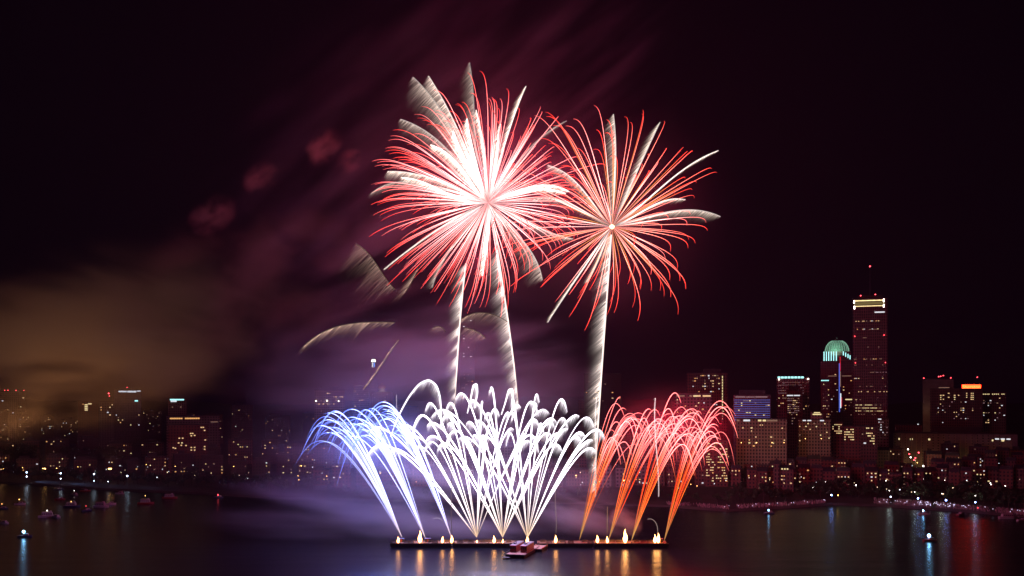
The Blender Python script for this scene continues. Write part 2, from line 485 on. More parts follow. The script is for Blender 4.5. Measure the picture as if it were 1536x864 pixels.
A = burst('shell_burst', 'dense white-hearted pink firework burst, the fullest ball of sparks in the sky', 732, 304, 152, 350, (4.6, 1.5, 1.4), (3.0, .14, .11), 3, white=.4, rad=.110, spread=.085, lift=(-8, 17))
B = burst('shell_burst', 'red firework burst of thin widely spaced streaks round a small yellow heart', 918, 340, 158, 138, (4.8, 1.4, 1.1), (3.2, .16, .11), 9, white=.25, rad=.125, orange=.28, spread=.10, lift=(4, 30))

for pts, L, br, dy in (
    ([(728, 303), (706, 240), (676, 170), (641, 107)], 27, .75, 8), ([(728, 303), (700, 240), (662, 170), (622, 124)], 30, .42, -10),
    ([(729, 303), (713, 220), (709, 140), (702, 76)], 22, .26, 20), ([(731, 303), (752, 235), (772, 175), (789, 134)], 13, 1.0, -6),
    ([(733, 303), (778, 240), (815, 197), (852, 171)], 14, .30, 14), ([(726, 303), (690, 250), (650, 212), (606, 192)], 20, .45, -18),
    ([(726, 303), (680, 282), (632, 266), (584, 262)], 18, .85, -8), ([(724, 304), (676, 296), (632, 278), (606, 275)], 12, 1.3, -15),
    ([(722, 305), (660, 280), (590, 262), (548, 276)], 22, .22, 25), ([(738, 304), (780, 288), (820, 283), (852, 294)], 9, 1.7, -12),
    ([(738, 304), (775, 292), (810, 290), (846, 300)], 8, 1.6, -18), ([(733, 306), (733, 345), (729, 385), (725, 418)], 10, 1.6, -14),
    ([(736, 306), (768, 342), (798, 378), (814, 418)], 26, .50, 6), ([(724, 306), (668, 338), (615, 375), (578, 405)], 11, .8, -4),
    ([(726, 306), (690, 352), (660, 395), (646, 428)], 16, .28, 12), ([(728, 303), (708, 262), (690, 230), (684, 214)], 12, 2.2, -25),
    ([(729, 303), (716, 258), (708, 224), (704, 200)], 12, 2.2, -30), ([(727, 303), (700, 270), (672, 243), (652, 236)], 12, 2.0, -28),
    ([(731, 302), (728, 250), (722, 205), (716, 180)], 10, 1.3, -20), ([(742, 306), (790, 330), (830, 345), (862, 352)], 10, .6, 15),
    ([(732, 302), (744, 255), (748, 220), (751, 200)], 9, 1.2, -20),
): comet(A, pts, L, br * (1.7 if br > 1 else 1.55), dy=dy, w0=.9 if br > 1 else .55)
for pts, L, br, dy in (
    ([(917, 338), (921, 285), (922, 225), (918, 177)], 20, .62, -8), ([(921, 336), (950, 270), (974, 218), (994, 176)], 19, .60, 10),
    ([(922, 338), (980, 292), (1030, 252), (1075, 229)], 9, 1.0, -5), ([(922, 339), (980, 322), (1040, 312), (1085, 321)], 18, .55, 8),
    ([(921, 339), (965, 318), (1000, 305), (1022, 307)], 10, .95, -14), ([(915, 342), (885, 388), (850, 440), (821, 485)], 10, .8, -8),
    ([(916, 343), (904, 375), (893, 402), (884, 418)], 13, .5, 16), ([(914, 338), (880, 290), (850, 258), (822, 244)], 12, .75, 6),
    ([(914, 339), (870, 315), (830, 300), (800, 302)], 12, .55, -6),
): comet(B, pts, L, br * 1.55, dy=dy, w0=.5)
hb = Sparks(); hb.tube(np.array(B.location) + np.array([(0, 0, z) for z in (-1.4, -.8, 0, .8, 1.4)]), (.1, 1.2, 1.5, 1.2, .1), (9, 6.5, 3), 8); hb.build('heart', B, B.location)
lamp('burst_light', (0, -6, 14), (1, .085, .42), 1.6e4, 4, A)
lamp('burst_light', (0, -6, 6), (1, .06, .30), 5.0e3, 4, B)
for root, I in ((A, 1.0e4), (B, 4.2e3)):
    for x, y, z in ((-34, -8, 8), (30, -8, 14), (-6, -10, -34), (8, 12, 40), (-20, 14, 28)): lamp('spark_light', (x, y, z), (1, .030, .11), I, 3, root)


def rising_tail(label, pts, L, bright, ripple, n):
    root = empty('rising_tail', at(*pts[0], Y0)); tag(root, label, 'firework tail', 'tails left by the rising shells')
    sp = Sparks(); path = path_px(pts, 40); s = np.linspace(0, 1, 40)
    sp.tube(path, np.interp(s, (0, .3, 1), (.15, .40, .42)), np.array((1.6, 1.3, 1.2)) * np.interp(s, (0, .25, 1), (.25, 1, .9))[:, None])
    feather(sp, path, L * S, int(n * 2.6), bright * 1.9, (1, .84, .76), lambda si: .45 + .55 * min(1, si / .35), ripple, .14, fade=.04)
    sp.build('spark_tail', root, root.location)
    return root


rip = lambda f, p, d: (lambda s: max(.15, 1 - d + d * (math.sin(2 * math.pi * (f * s + .6 * math.sin(5 * s) + .3 * math.sin(13 * s + p)) + p)) + .2 * math.sin(61 * s + p) + .25 * math.sin(23 * s * s + 2 * p)))
rising_tail('pale rising tail with strong ripples under the dense pink burst', [(682, 612), (686, 540), (691, 470), (699, 395)], 25, .95, rip(9, 0, .55), 760)
rising_tail('smooth pale rising tail leaning under the dense pink burst', [(778, 612), (770, 540), (759, 460), (746, 375)], 26, .85, rip(13, 1, .25), 860)
rising_tail('tallest and widest pale tail, standing under the thin red burst', [(892, 735), (897, 640), (905, 520), (917, 352)], 27, .85, rip(17, 2, .25), 1300)


def old_comet(label, pts, L, br, n, Y=Y0):
    root = empty('fading_comet', at(*pts[0], Y)); tag(root, label, 'firework trail', 'fading comet trails in the violet smoke')
    sp = Sparks(); path = path_px(pts, 20, 0, Y)
    sp.tube(path, .2, np.array((.3, .21, .14)) * br)
    feather(sp, path, L * S, int(n * 1.0), br * .75, (.78, .50, .38), lambda si: min(1, math.sqrt(max(0, 1 - si) / .15), .4 + si * 3), lambda si: rng.choice((.3, .6, 1, 1.6)), .12, dim=(.6, .34, .24))
    sp.build('spark_tail', root, root.location)


old_comet('faint brown comet trail arching like a fern at the edge of the smoke', [(592, 484), (545, 484), (500, 492), (458, 518)], 32, .55, 200)
old_comet('faint brown comet trail with a rounded top below the bright pink burst', [(592, 434), (570, 405), (550, 378), (534, 366)], 48, .42, 220)
old_comet('thin pale comet trail slanting down beside the blue-lit clock tower', [(598, 510), (580, 535), (562, 562), (545, 584)], 8, 1.0, 130)
old_comet('short brown comet trail hanging between the pink burst and the fern-like trail', [(628, 402), (620, 418), (608, 438)], 30, .4, 110)
old_comet('dim brown comet trail passing behind the smooth pale tail', [(765, 486), (740, 472), (712, 470), (694, 478)], 38, .36, 170)
old_comet('dim reddish comet trail between the two tails of the pink burst', [(728, 507), (712, 496), (697, 492)], 24, .5, 90)
old_comet('small dim comet trail just beside the rippled tail', [(668, 498), (660, 490), (650, 492)], 20, .35, 60)


def fan(label, group, base, streaks, heat, rad, soft=None, seed=0, name='spark_fan', light=None):
    """A mine: streaks (a, b, vt, w, T) in photo pixels thrown from one mortar rack, slowed by the air, then falling."""
    root = empty(name, at(*base, Y0 + 4)); tag(root, label, 'firework', group)
    g = np.random.default_rng(seed); o = np.array(root.location)
    for a, b, vt, w_, T in streaks:
        t = np.linspace(0, 1, 40) ** 1.15 * T; u = 1 - np.exp(-t)
        x = a * u + w_ * t; z = b * u - vt * t; dep = g.normal(0, 9)
        pts = o + np.stack([x * S, dep * u, z * S], 1)
        sp = Sparks(); zz = np.clip(z / max(z.max(), 1), 0, 1); fallen = t > t[z.argmax()]
        col = heat(zz, fallen, t / T, g) * g.uniform(.5, 1.25)
        sp.tube(pts, rad * g.uniform(.55, 1.25) * np.interp(t / T, (0, .1, .35, .6, .85, 1), (.35, .55, 1, 1.3, 1.3, .3) if soft else (.35, .55, 1, 1, 1, .3)), col)
        if soft:
            k = int(40 * .62)
            feather(sp, pts[k:], soft * S, 130, 1.7, (1, .93, 1), lambda si: .3 + .7 * math.sin(math.pi * min(1, si * 1.02)), None, .22, drift=np.array((-.3, 0, -.95)), dim=(.75, .62, .6), fade=.06)
        sp.build('streak', root, o)
    if light: lamp('fan_light', light[0], light[1], light[2], 3, root)
    return root


def blue_heat(z, fallen, s, g):
    c = mix((1.1, .8, .8), (2.4, 2.6, 5.5), (z - .05) / .35); k = np.clip((z - .7) / .3, 0, 1)[:, None]; c = c * (1 - k) + np.array((1.7, 2.1, 5.2)) * k
    return c * np.where(fallen, np.interp(s, (.5, 1), (.85, .16)), 1)[:, None] * np.where(fallen[:, None], np.array((.45, .55, 1.0)), 1)


def white_heat(z, fallen, s, g):
    return mix((1.1, .72, .45), (4.2, 3.9, 4.4), (z - .05) / .5) * np.where(fallen, np.interp(s, (.6, 1), (1, .2)), 1)[:, None]


def red_heat(z, fallen, s, g):
    c = mix((.60, .25, .08), (2.0, .13, .03), (z - .08) / .3); k = np.clip((z - .62) / .3, 0, 1)[:, None]
    if g.random() < .4: c = c * (1 + np.array((.1, 2.0, .5)) * np.clip(z / .4, 0, 1)[:, None])
    c = c * (1 - k) + np.array((6.0, 1.05, 1.0)) * k
    return c * np.where(fallen, np.interp(s, (.6, 1), (1, .5)), 1)[:, None]


def throws(g, n, a, b, ratio, w_, T):
    out = []
    for i in range(n):
        bb = g.uniform(*b); out.append((g.uniform(*a), bb, bb * g.uniform(*ratio), g.uniform(*w_), g.uniform(*T)))
    return out


gB = 'blue spark fans thrown from the barge'
for i, (bx, by, a, b, lab) in enumerate(((603, 806, (-114, -82), (250, 318), 'blue-white spark fan arching from the very end of the barge'),
                                         (638, 807, (-108, -70), (262, 330), 'blue-white spark fan bending over between the two other blue fans'),
                                         (677, 806, (-102, -62), (268, 335), 'blue-white spark fan nearest the white fans'))):
    g = np.random.default_rng(50 + i)
    fan(lab, gB, (bx, by), throws(g, 19, a, b, (.125, .16), (-15, -5), (2.0, 4.6)), blue_heat, .185, None, 60 + i, light=((-26, -4, 58), (.10, .20, 1), 9e3))
gW = 'white spark fans thrown from the middle of the barge'
for i, (bx, by, lab) in enumerate(((715, 806, 'white spark fan spreading from the mortar rack next to the blue fans'),
                                   (754, 806, 'white spark fan spreading between two other white fans'),
                                   (791, 807, 'white spark fan rising just behind the red workboat'))):
    g = np.random.default_rng(80 + i); st = []
    for wave in (1.0, .9, .8):
        for th in np.linspace(*((-38, 23), (-29, 27), (-25, 30))[i], 7):
            H = g.uniform(205, 238) * (1 - .22 * abs(th) / 30) * wave; r_ = g.uniform(.10, .15); b = H / (1 - r_ + r_ * math.log(r_))
            side = 1 if th > 0 else -1
            st.append((b * math.tan(R(th + g.uniform(-2, 2))) * .78, b, b * r_, side * g.uniform(0, 8), g.uniform(2.2, 3.5)))
    fan(lab, gW, (bx, by), st, white_heat, .37, 17, 90 + i, light=((0, -4, 52), (.50, .44, 1), 1.3e4))
for lab, pts, r_ in (('tall white arc looping over the top of the white fans beside the gilded dome', [(586, 655), (597, 625), (612, 597), (628, 576), (643, 569), (655, 578), (661, 598), (662, 640)], .8),
                     ('white hook standing above the white fans between the two pale tails', [(701, 620), (706, 598), (710, 578), (715, 576), (716, 590), (712, 612)], .9),
                     ('white hook leaning against the smooth pale tail', [(752, 622), (758, 604), (763, 585), (768, 583), (770, 600), (768, 622)], .9)):
    root = empty('white_arc', at(*pts[0], Y0 + 2)); tag(root, lab, 'firework trail', 'white arcs above the fans')
    q = np.array([at(x, y, Y0 + 2) for x, y in pts]); tt = np.linspace(0, len(q) - 1, 40)
    path = np.stack([np.interp(tt, range(len(q)), q[:, k_]) for k_ in range(3)], 1)
    for _ in range(3): path[1:-1] = (path[:-2] + path[1:-1] * 2 + path[2:]) / 4
    sp = Sparks(); sp.tube(path, np.interp(np.linspace(0, 1, 40), (0, .4, .7, 1), (.3, r_ * .6, r_ * .7, .3)), (2, 1.85, 2)); feather(sp, path[12:], 20 * S, 300, .9, (1, .93, .95), lambda s_: math.sin(math.pi * s_) * .8 + .2, None, .2, np.array((-.35, 0, -.9)), fade=.05)
    sp.build('spark_tail', root, root.location)
gR = 'red spark fans thrown from the barge'
for i, (bx, by, a, b, lab) in enumerate(((869, 810, (48, 88), (258, 345), 'red spark fan standing beside the tallest pale tail'),
                                         (913, 810, (50, 92), (265, 345), 'red spark fan crossed by a thin white trail, second from the tallest tail'),
                                         (947, 812, (54, 92), (270, 345), 'red spark fan rising behind the brightest flame on the barge'),
                                         (996, 812, (48, 82), (262, 345), 'red spark fan at the outer end of the barge'))):
    g = np.random.default_rng(120 + i)
    fan(lab, gR, (bx, by), throws(g, 21, (a[0] - 6, a[1] + 4), (b[0] - 14, b[1] + 6), (.11, .17), (2, 11), (2.3, 4.3)), red_heat, .155, None, 130 + i, light=((28, -4, 68), (1, .012, .05), 6e3))


def thin_trail(label, pts, col, r=.2, f=0):
    root = empty('thin_trail', at(*pts[0], Y0 + 3)); tag(root, label, 'firework trail', 'thin single sparks rising from the barges')
    sp = Sparks(); path = path_px(pts, 16, 0, Y0 + 3); sp.tube(path, np.linspace(r, r * .5, 16), np.array(col) * np.linspace(.35, 1, 16)[:, None])
    if f: feather(sp, path, f * S, 160, .55, (.8, .68, .66), lambda s_: .4 + .6 * s_)
    sp.build('spark_tail', root, root.location)


thin_trail('thin white trail rising through the red spark fans', [(988, 745), (986, 690), (983, 650), (983, 597)], (1.6, 1.2, 1.2), .32, 4)
thin_trail('thin white trail close beside the tallest pale tail', [(893, 745), (894, 690), (893, 640), (895, 596)], (1.0, .85, .85), .3, 6)
thin_trail('faint trail rising straight through the blue spark fans', [(678, 800), (677, 740), (678, 700), (676, 640)], (.30, .22, .22), .22)
thin_trail('faint trail rising from the flame beyond the white spark fans', [(834, 800), (834, 770), (833, 748), (834, 728)], (.40, .30, .28), .2)
thin_trail('faint golden trail rising from the small flame among the red fans', [(911, 800), (911, 785), (911, 772), (911, 760)], (.5, .33, .16), .2)
thin_trail('short faint trail rising above the spark fans beside the gilded dome', [(596, 640), (596, 625), (595, 610), (595, 592)], (.9, .75, .9), .2)
thin_trail('short curling spark near the end of the barge past the red fans', [(986, 800), (985, 787), (980, 780), (971, 779)], (.55, .42, .36), .2)
thin_trail('short curling spark low between the blue fans and the barge', [(664, 783), (660, 778), (655, 777), (649, 779)], (.8, .7, .85), .2)

# ------------------------------------------------------------------ barges and what stands on them
def barge(label, px0, px1, ybase=Y0):
    x0, x1 = (px0 - 768) * S, (px1 - 768) * S; wd = x1 - x0
    root = empty('barge', ((x0 + x1) / 2, ybase, 0)); tag(root, label, 'barge', 'flat barges moored in a line')
    h = wd / 2; hull = MB()
    v = [(-h + 1.5, 0, -.6), (h - 1.5, 0, -.6), (h - 1.5, 11, -.6), (-h + 1.5, 11, -.6), (-h, 0, .7), (h, 0, .7), (h, 11, .7), (-h, 11, .7), (-h, 0, 2.2), (h, 0, 2.2), (h, 11, 2.2), (-h, 11, 2.2)]
    q = [(3, 2, 1, 0)]
    for a in (0, 4): q += [(a + k, a + (k + 1) % 4, a + 4 + (k + 1) % 4, a + 4 + k) for k in range(4)]
    hull.add(v, q + [(8, 9, 10, 11)]).build('hull', M['dark'], root)
    MB().box(-h + .3, h - .3, .3, 10.7, 2.203, 2.42).build('deck', M['deck'], root)
    rl = MB()
    rl.box(-h, h, -.08, .12, 2.2, 2.75); rl.box(-h, h, 10.9, 11.1, 2.2, 2.75)
    rl.build('bulwark', M['deck'], root)
    for x in (-h + 1, 0, h - 1):
        MB().lathe([(.28, 2.42), (.2, 2.6), (.2, 2.95), (.34, 3.0), (.34, 3.15)], 8, (x, .8)).build('bollard', M['dark'], root)
    return root


barge('flat barge carrying the three blue spark fans', 585, 677)
barge('flat barge carrying white spark fans, its end behind the workboat', 679, 786)
barge('flat barge between the workboat and the barge of the red fans', 806, 890)
barge('flat barge carrying the brightest flame and the outer red spark fans', 892, 1003)

rack = empty('mortar_rack', (0, 0, 0)); tag(rack, 'timber mortar rack with a row of black tubes on a barge deck', 'mortar rack', 'mortar racks along the barge decks')
fr = MB(); fr.box(-1.7, 1.7, -.5, .5, 0, .25); fr.box(-1.7, 1.7, -.5, -.4, .9, 1.15); fr.box(-1.7, 1.7, .4, .5, .9, 1.15); fr.box(-1.7, -1.55, -.5, .5, 0, 1.2); fr.box(1.55, 1.7, -.5, .5, 0, 1.2)
fr.build('frame', M['deck'], rack)
tb = MB().lathe([(.21, 0), (.21, 1.5), (.17, 1.5), (.17, 1.3)], 8)
t0 = None
for x in (-1.2, -.6, 0, .6, 1.2):
    if t0 is None: t0 = tb.build('tube', M['dark'], rack)
    else: t1 = t0.copy(); C.objects.link(t1); t1.parent = rack; t0_ = t1; t1.location = (x, 0, .26); continue
    t0.location = (x, 0, .26)
first = True
for i, px in enumerate((590, 609, 616, 645, 652, 669, 690, 698, 706, 724, 733, 748, 763, 776, 815, 824, 845, 857, 878, 886, 904, 920, 930, 957, 967, 977)):
    o = rack if first else copy_tree(rack); first = False
    o.location = ((px - 768) * S, Y0 + rng.uniform(2.5, 8), 2.425); o.rotation_euler.z = rng.uniform(-.12, .12)

for px, yy, lab in ((600, 7.5, 'low dark control hut at the blue-fan end of the barges'), (640, 8, 'low dark control hut beside the tall left flame'), (1000, 6, 'low dark control hut at the red-fan end of the barges')):
    r = empty('control_hut', ((px - 768) * S - (3 if px > 990 else 0), Y0 + yy, 2.425)); tag(r, lab, 'hut', 'control huts on the barges')
    MB().box(-1.6, 1.6, -1.1, 1.1, 0, 2.0).build('wall', M['dark'], r); MB().box(-1.8, 1.8, -1.3, 1.3, 2.003, 2.2, .3, .2).build('roof', M['steel'], r)
    MB().box(-.4, .4, -1.16, -1.1, .1, 1.7).build('door', M['red'], r)

FL = [(596, .75, 'low flame at the end of the barges under the first blue fan'), (629, 1.5, 'tallest flame on the blue-fan barge'), (663, .8, 'small flame between the blue fans'),
      (677, .95, 'flame at the foot of the innermost blue fan'), (741, .9, 'single flame between two white spark fans'), (754, .45, 'tiny flare at the foot of the middle white fan'),
      (791, .9, 'flare at the foot of the white fan behind the workboat'), (715, .35, 'tiny flare at the foot of the white fan nearest the blue fans'),
      (834, .95, 'lone flame just past the workboat'), (897, .95, 'flame beside the first red spark fan'), (912, .8, 'flame under the thin golden trail'),
      (939, 1.7, 'tallest flame among the red spark fans'), (984, 1.05, 'inner of the paired flames near the red-fan end of the barges'), (989, 1.2, 'outer of the paired flames near the red-fan end of the barges')]
for px, s_, lab in FL:
    mb = MB(); hgt = 4.7 * s_
    prof = [(.25, 0), (.75, .12), (.95, .28), (.72, .5), (.36, .72), (.13, .9), (.02, 1.0)]
    mb.lathe([(r * s_ ** .7 * .95, z * hgt) for r, z in prof], 9)
    mb.v = [(x + .25 * s_ * math.sin(z * 1.3 + px) * z / hgt, y, z) for x, y, z in mb.v]
    o = mb.build('flame', M['flame']); o.location = ((px - 768) * S, Y0 + 4, 2.43); tag(o, lab, 'flame', 'flames burning on the barges')

wb = empty('workboat', (1.6, 534, 0), -.27); tag(wb, 'dark workboat with two red cabins under pale roofs, pushing against the barges', 'boat')
hl = MB(); v = [(-4.6, .8, -.6), (4.6, .8, -.6), (4.6, 32, -.6), (-4.6, 32, -.6), (-5.4, 0, 2.0), (5.4, 0, 2.0), (5.4, 34, 2.0), (-5.4, 34, 2.0)]
hl.add(v, [(3, 2, 1, 0), (4, 5, 6, 7), (0, 1, 5, 4), (1, 2, 6, 5), (2, 3, 7, 6), (3, 0, 4, 7)]).build('hull', M['dark'], wb)
MB().box(-5.1, 5.1, .3, 33.7, 2.003, 2.15).build('deck', M['deck'], wb)
for cx in (-2.95, 2.95):
    cb = MB().box(cx - 1.8, cx + 1.8, 7, 23, 2.153, 5.9, .15, .2).build('cabin', M['red'], wb)
    MB().box(cx - 1.95, cx + 1.95, 6.7, 23.3, 5.903, 6.25, .4, .4).build('roof', M['steel'], cb)
    for k, x in enumerate((-1.2, 0, 1.2)): MB().box(cx + x - .4, cx + x + .4, 6.95, 7.06, 3.9, 4.9).build('window', M['dark'], cb)
    MB().box(cx - .6, cx + .6, 10, 13, 6.253, 7.0).build('hatch', M['steel'], cb)
rl = MB()
for y in np.linspace(.5, 33.5, 12):
    for x in (-5.2, 5.2): rl.bar((x, y, 2.1), (x, y, 3.2), .05)
for x in (-5.2, 5.2): rl.bar((x, .5, 3.2), (x, 33.5, 3.2), .06)
rl.build('railing', M['steel'], wb)
MB().box(-6.2, -2.6, -3.4, -.05, .35, .75).build('stern_platform', M['dark'], wb)
MB().bar((0, 25, 2.1), (0, 25, 9), .14, .07).build('mast', M['steel'], wb)
pt = empty('pontoon', at(803, 822, 0)[:1] + (558, 0) if False else (13.3, 557, 0), -.27); tag(pt, 'small timber-decked pontoon lit orange, lying between the workboat and the barges', 'pontoon')
MB().box(-3.4, 3.4, 0, 14.5, -.5, 1.5, -.2, -.2).build('hull', M['dark'], pt); MB().box(-3.4, 3.4, .1, 14.4, 1.503, 1.75).build('deck', M['deck'], pt)
k = MB(); k.box(-3.5, -3.25, 0, 14.5, 1.753, 2.3); k.box(3.25, 3.5, 0, 14.5, 1.753, 2.3); k.build('kerb', M['deck'], pt)

# ------------------------------------------------------------------ small boats
def hull_mesh(L, W, H):
    mb = MB(); st = [(-L / 2, .78), (-L / 4, .98), (0, 1), (L / 4, .82), (L * .42, .38), (L / 2, .03)]
    for x, wf in st:
        y = W / 2 * wf; lift = max(0, x / L) ** 2 * 1.2
        mb.v += [(x, -y, H + lift), (x, -y * .72, -.3), (x, y * .72, -.3), (x, y, H + lift)]
    for i in range(len(st) - 1):
        for k_ in range(4): mb.f.append((i * 4 + k_, i * 4 + 4 + k_, i * 4 + 4 + (k_ + 1) % 4, i * 4 + (k_ + 1) % 4))
    mb.f += [(3, 2, 1, 0), tuple(len(st) * 4 - 4 + k_ for k_ in range(4))]
    return mb


def boat(kind, hullm):
    r = empty(kind)
    if kind == 'motorboat':
        hull_mesh(8.5, 3, 1.1).build('hull', M[hullm], r)
        c_ = MB().box(-1.2, 2.4, -1.15, 1.15, 1.05, 2.3, .45, .2).build('cabin', M['white'], r)
        MB().box(.2, 2.0, -1.24, -1.13, 1.45, 1.95).build('window', M['dark'], c_)
        MB().box(-3.2, -1.6, -.9, .9, .95, 1.5).build('seat', M['cloth'], r)
        MB().bar((-.6, 0, 2.3), (-.6, 0, 3.9), .06).build('mast', M['steel'], r)
    elif kind == 'sailboat':
        hull_mesh(9.5, 2.8, 1.0).build('hull', M[hullm], r)
        MB().box(-1, 2.2, -.8, .8, .95, 1.7, .4, .2).build('cabin', M['white'], r)
        MB().bar((.6, 0, 1.6), (.6, 0, 12.5), .10, .05).build('mast', M['white'], r); MB().bar((.5, 0, 2.6), (-3.9, 0, 2.8), .2).build('boom', M['cloth'], r)
    else:
        hull_mesh(13, 4.2, 1.5).build('hull', M[hullm], r)
        c_ = MB().box(-4.4, 3.2, -1.7, 1.7, 1.45, 3.5, .3, .15).build('cabin', M['white'], r)
        for x in np.linspace(-3.6, 2.2, 5): MB().box(x - .4, x + .4, -1.79, -1.66, 2.2, 3.0).build('window', M['dark'], c_)
        MB().box(-4.0, .8, -1.5, 1.5, 3.9, 4.1).build('awning', M['white'], r)
        MB().box(.8, 2.6, -1.1, 1.1, 3.503, 4.7, .3, .1).build('wheelhouse', M['white'], r)
    return r


protos = {}
def place_boat(kind, hullm, px, py, rz, label, group, light=None):
    if (kind, hullm) not in protos: r = protos[(kind, hullm)] = boat(kind, hullm)
    else:
        src = protos[(kind, hullm)]; r = src.copy(); C.objects.link(r)
        for k_ in ('light_done',):
            if k_ in r: del r[k_]
        for ch in src.children:
            if not ch.name.startswith('lantern'): copy_tree(ch, r)
    Y = shore_depth(py); r.location = ((px - 768) / F * Y, Y, 0); r.rotation_euler = (0, 0, rz)
    tag(r, label, 'boat', group)
    if light:
        mt, rad, z = light
        MB().lathe([(.05, 0), (rad, rad), (rad, rad * 1.6), (.05, rad * 2.4)], 8).build('lantern', M[mt], r, (-.6, 0, z))
    return r


gL = 'boats drifting on the dark water by the city shore'
LB = M['l_boat'] = glow('boat_lamp_blue', (.22, .58, 1), 30, True)
for a in (('cruise_boat', 'white', 72, 776, .35, 'largest pink-lit boat, its deck crowded, with a white lamp at the stern', ('l_white', .3, 4.6)),
          ('motorboat', 'white', 84, 777, -.4, 'small boat tucked against the largest pink-lit boat', None),
          ('motorboat', 'white', 30, 757, .2, 'small boat carrying an amber lamp, closest to the searchlight on the shore', ('l_amber', .28, 3.9)),
          ('motorboat', 'navy', 4, 764, .1, 'boat cut by the edge of the picture with one warm lamp', ('l_amber', .22, 3.9)),
          ('motorboat', 'white', 5, 786, -.2, 'pale boat at the very edge of the picture, below the boat with the warm lamp', None),
          ('cruise_boat', 'navy', 108, 761, .05, 'long dark boat with a lit roof edge', ('l_amber', .25, 4.3)),
          ('motorboat', 'navy', 130, 767, .9, 'tiny dark boat with a reddish lamp near the long dark boat', ('l_red', .2, 3.9)),
          ('cruise_boat', 'white', 152, 761, -.15, 'pale boat with a crowded deck beside the tiny dark boat', None),
          ('motorboat', 'white', 166, 757, .5, 'small pale boat just behind the pale crowded boat', None),
          ('sailboat', 'navy', 88, 735, .3, 'sailing boat lit red under the second searchlight', None),
          ('motorboat', 'red', 90, 750, .1, 'small red-hulled boat below the sailing boat', None),
          ('motorboat', 'white', 112, 743, -.5, 'small pale boat showing a cream lamp near the shore', ('l_white', .2, 3.9)),
          ('sailboat', 'red', 128, 737, .1, 'red-hulled sailing boat near the shore', None),
          ('motorboat', 'white', 180, 741, -.2, 'small boat near the shore, apart from the others', None),
          ('cruise_boat', 'red', 219, 756, .1, 'dark red boat under a small amber lamp, farthest out from the shore searchlights', ('l_amber', .22, 6.5)),
          ('cruise_boat', 'red', 255, 748, .0, 'long red boat barely lit, alone off the dark shore', None),
          ('motorboat', 'navy', 37, 806, .2, 'boat showing one bright blue lamp above its own blue reflection', ('l_boat', .75, 2.6))):
    place_boat(*a[:6], gL, a[6])
gR2 = 'boats lying off the crowded shore'
for a in (('motorboat', 'red', 1395, 812, .1, 'red boat with a bright blue lamp out on the open water', ('l_boat', .85, 2.4)),
          ('motorboat', 'white', 1386, 772, -.1, 'white boat with a blue lamp close to the crowded shore', ('l_boat', .5, 2.4)),
          ('motorboat', 'red', 1441, 773, .6, 'red-lit boat without a lamp lying off the crowd', None),
          ('motorboat', 'red', 1468, 767, .05, 'small boat with a glowing red lamp close to the bank', ('l_red', .35, 2.2)),
          ('cruise_boat', 'white', 1512, 778, .0, 'long pale boat near the edge of the picture', None),
          ('sailboat', 'white', 1534, 781, .3, 'sailing boat cut by the edge of the picture', None),
          ('motorboat', 'navy', 1154, 771, .2, 'boat with a blue-white lamp off the bank by the red spark fans', ('l_boat', .4, 2.4)),
          ('motorboat', 'navy', 328, 747, -.1, 'dark boat with a red lamp between the shore and the blue fans', ('l_red', .45, 2.2))):
    place_boat(*a[:6], gR2, a[6])


# ------------------------------------------------------------------ buildings
WIN = {}
def win_mesh(w_, h_, mk):
    key = (round(w_, 1), round(h_, 1), mk)
    if key not in WIN: WIN[key] = MB().box(-w_ / 2, w_ / 2, -.12, -.02, 0, h_).mesh('window', M[mk])
    return WIN[key]


def window(parent, x, z, w_, h_, mk, y=0, name='window'):
    o = bpy.data.objects.new(name, win_mesh(w_, h_, mk)); C.objects.link(o); o.parent = parent; o.location = (x, y, z)
    return o


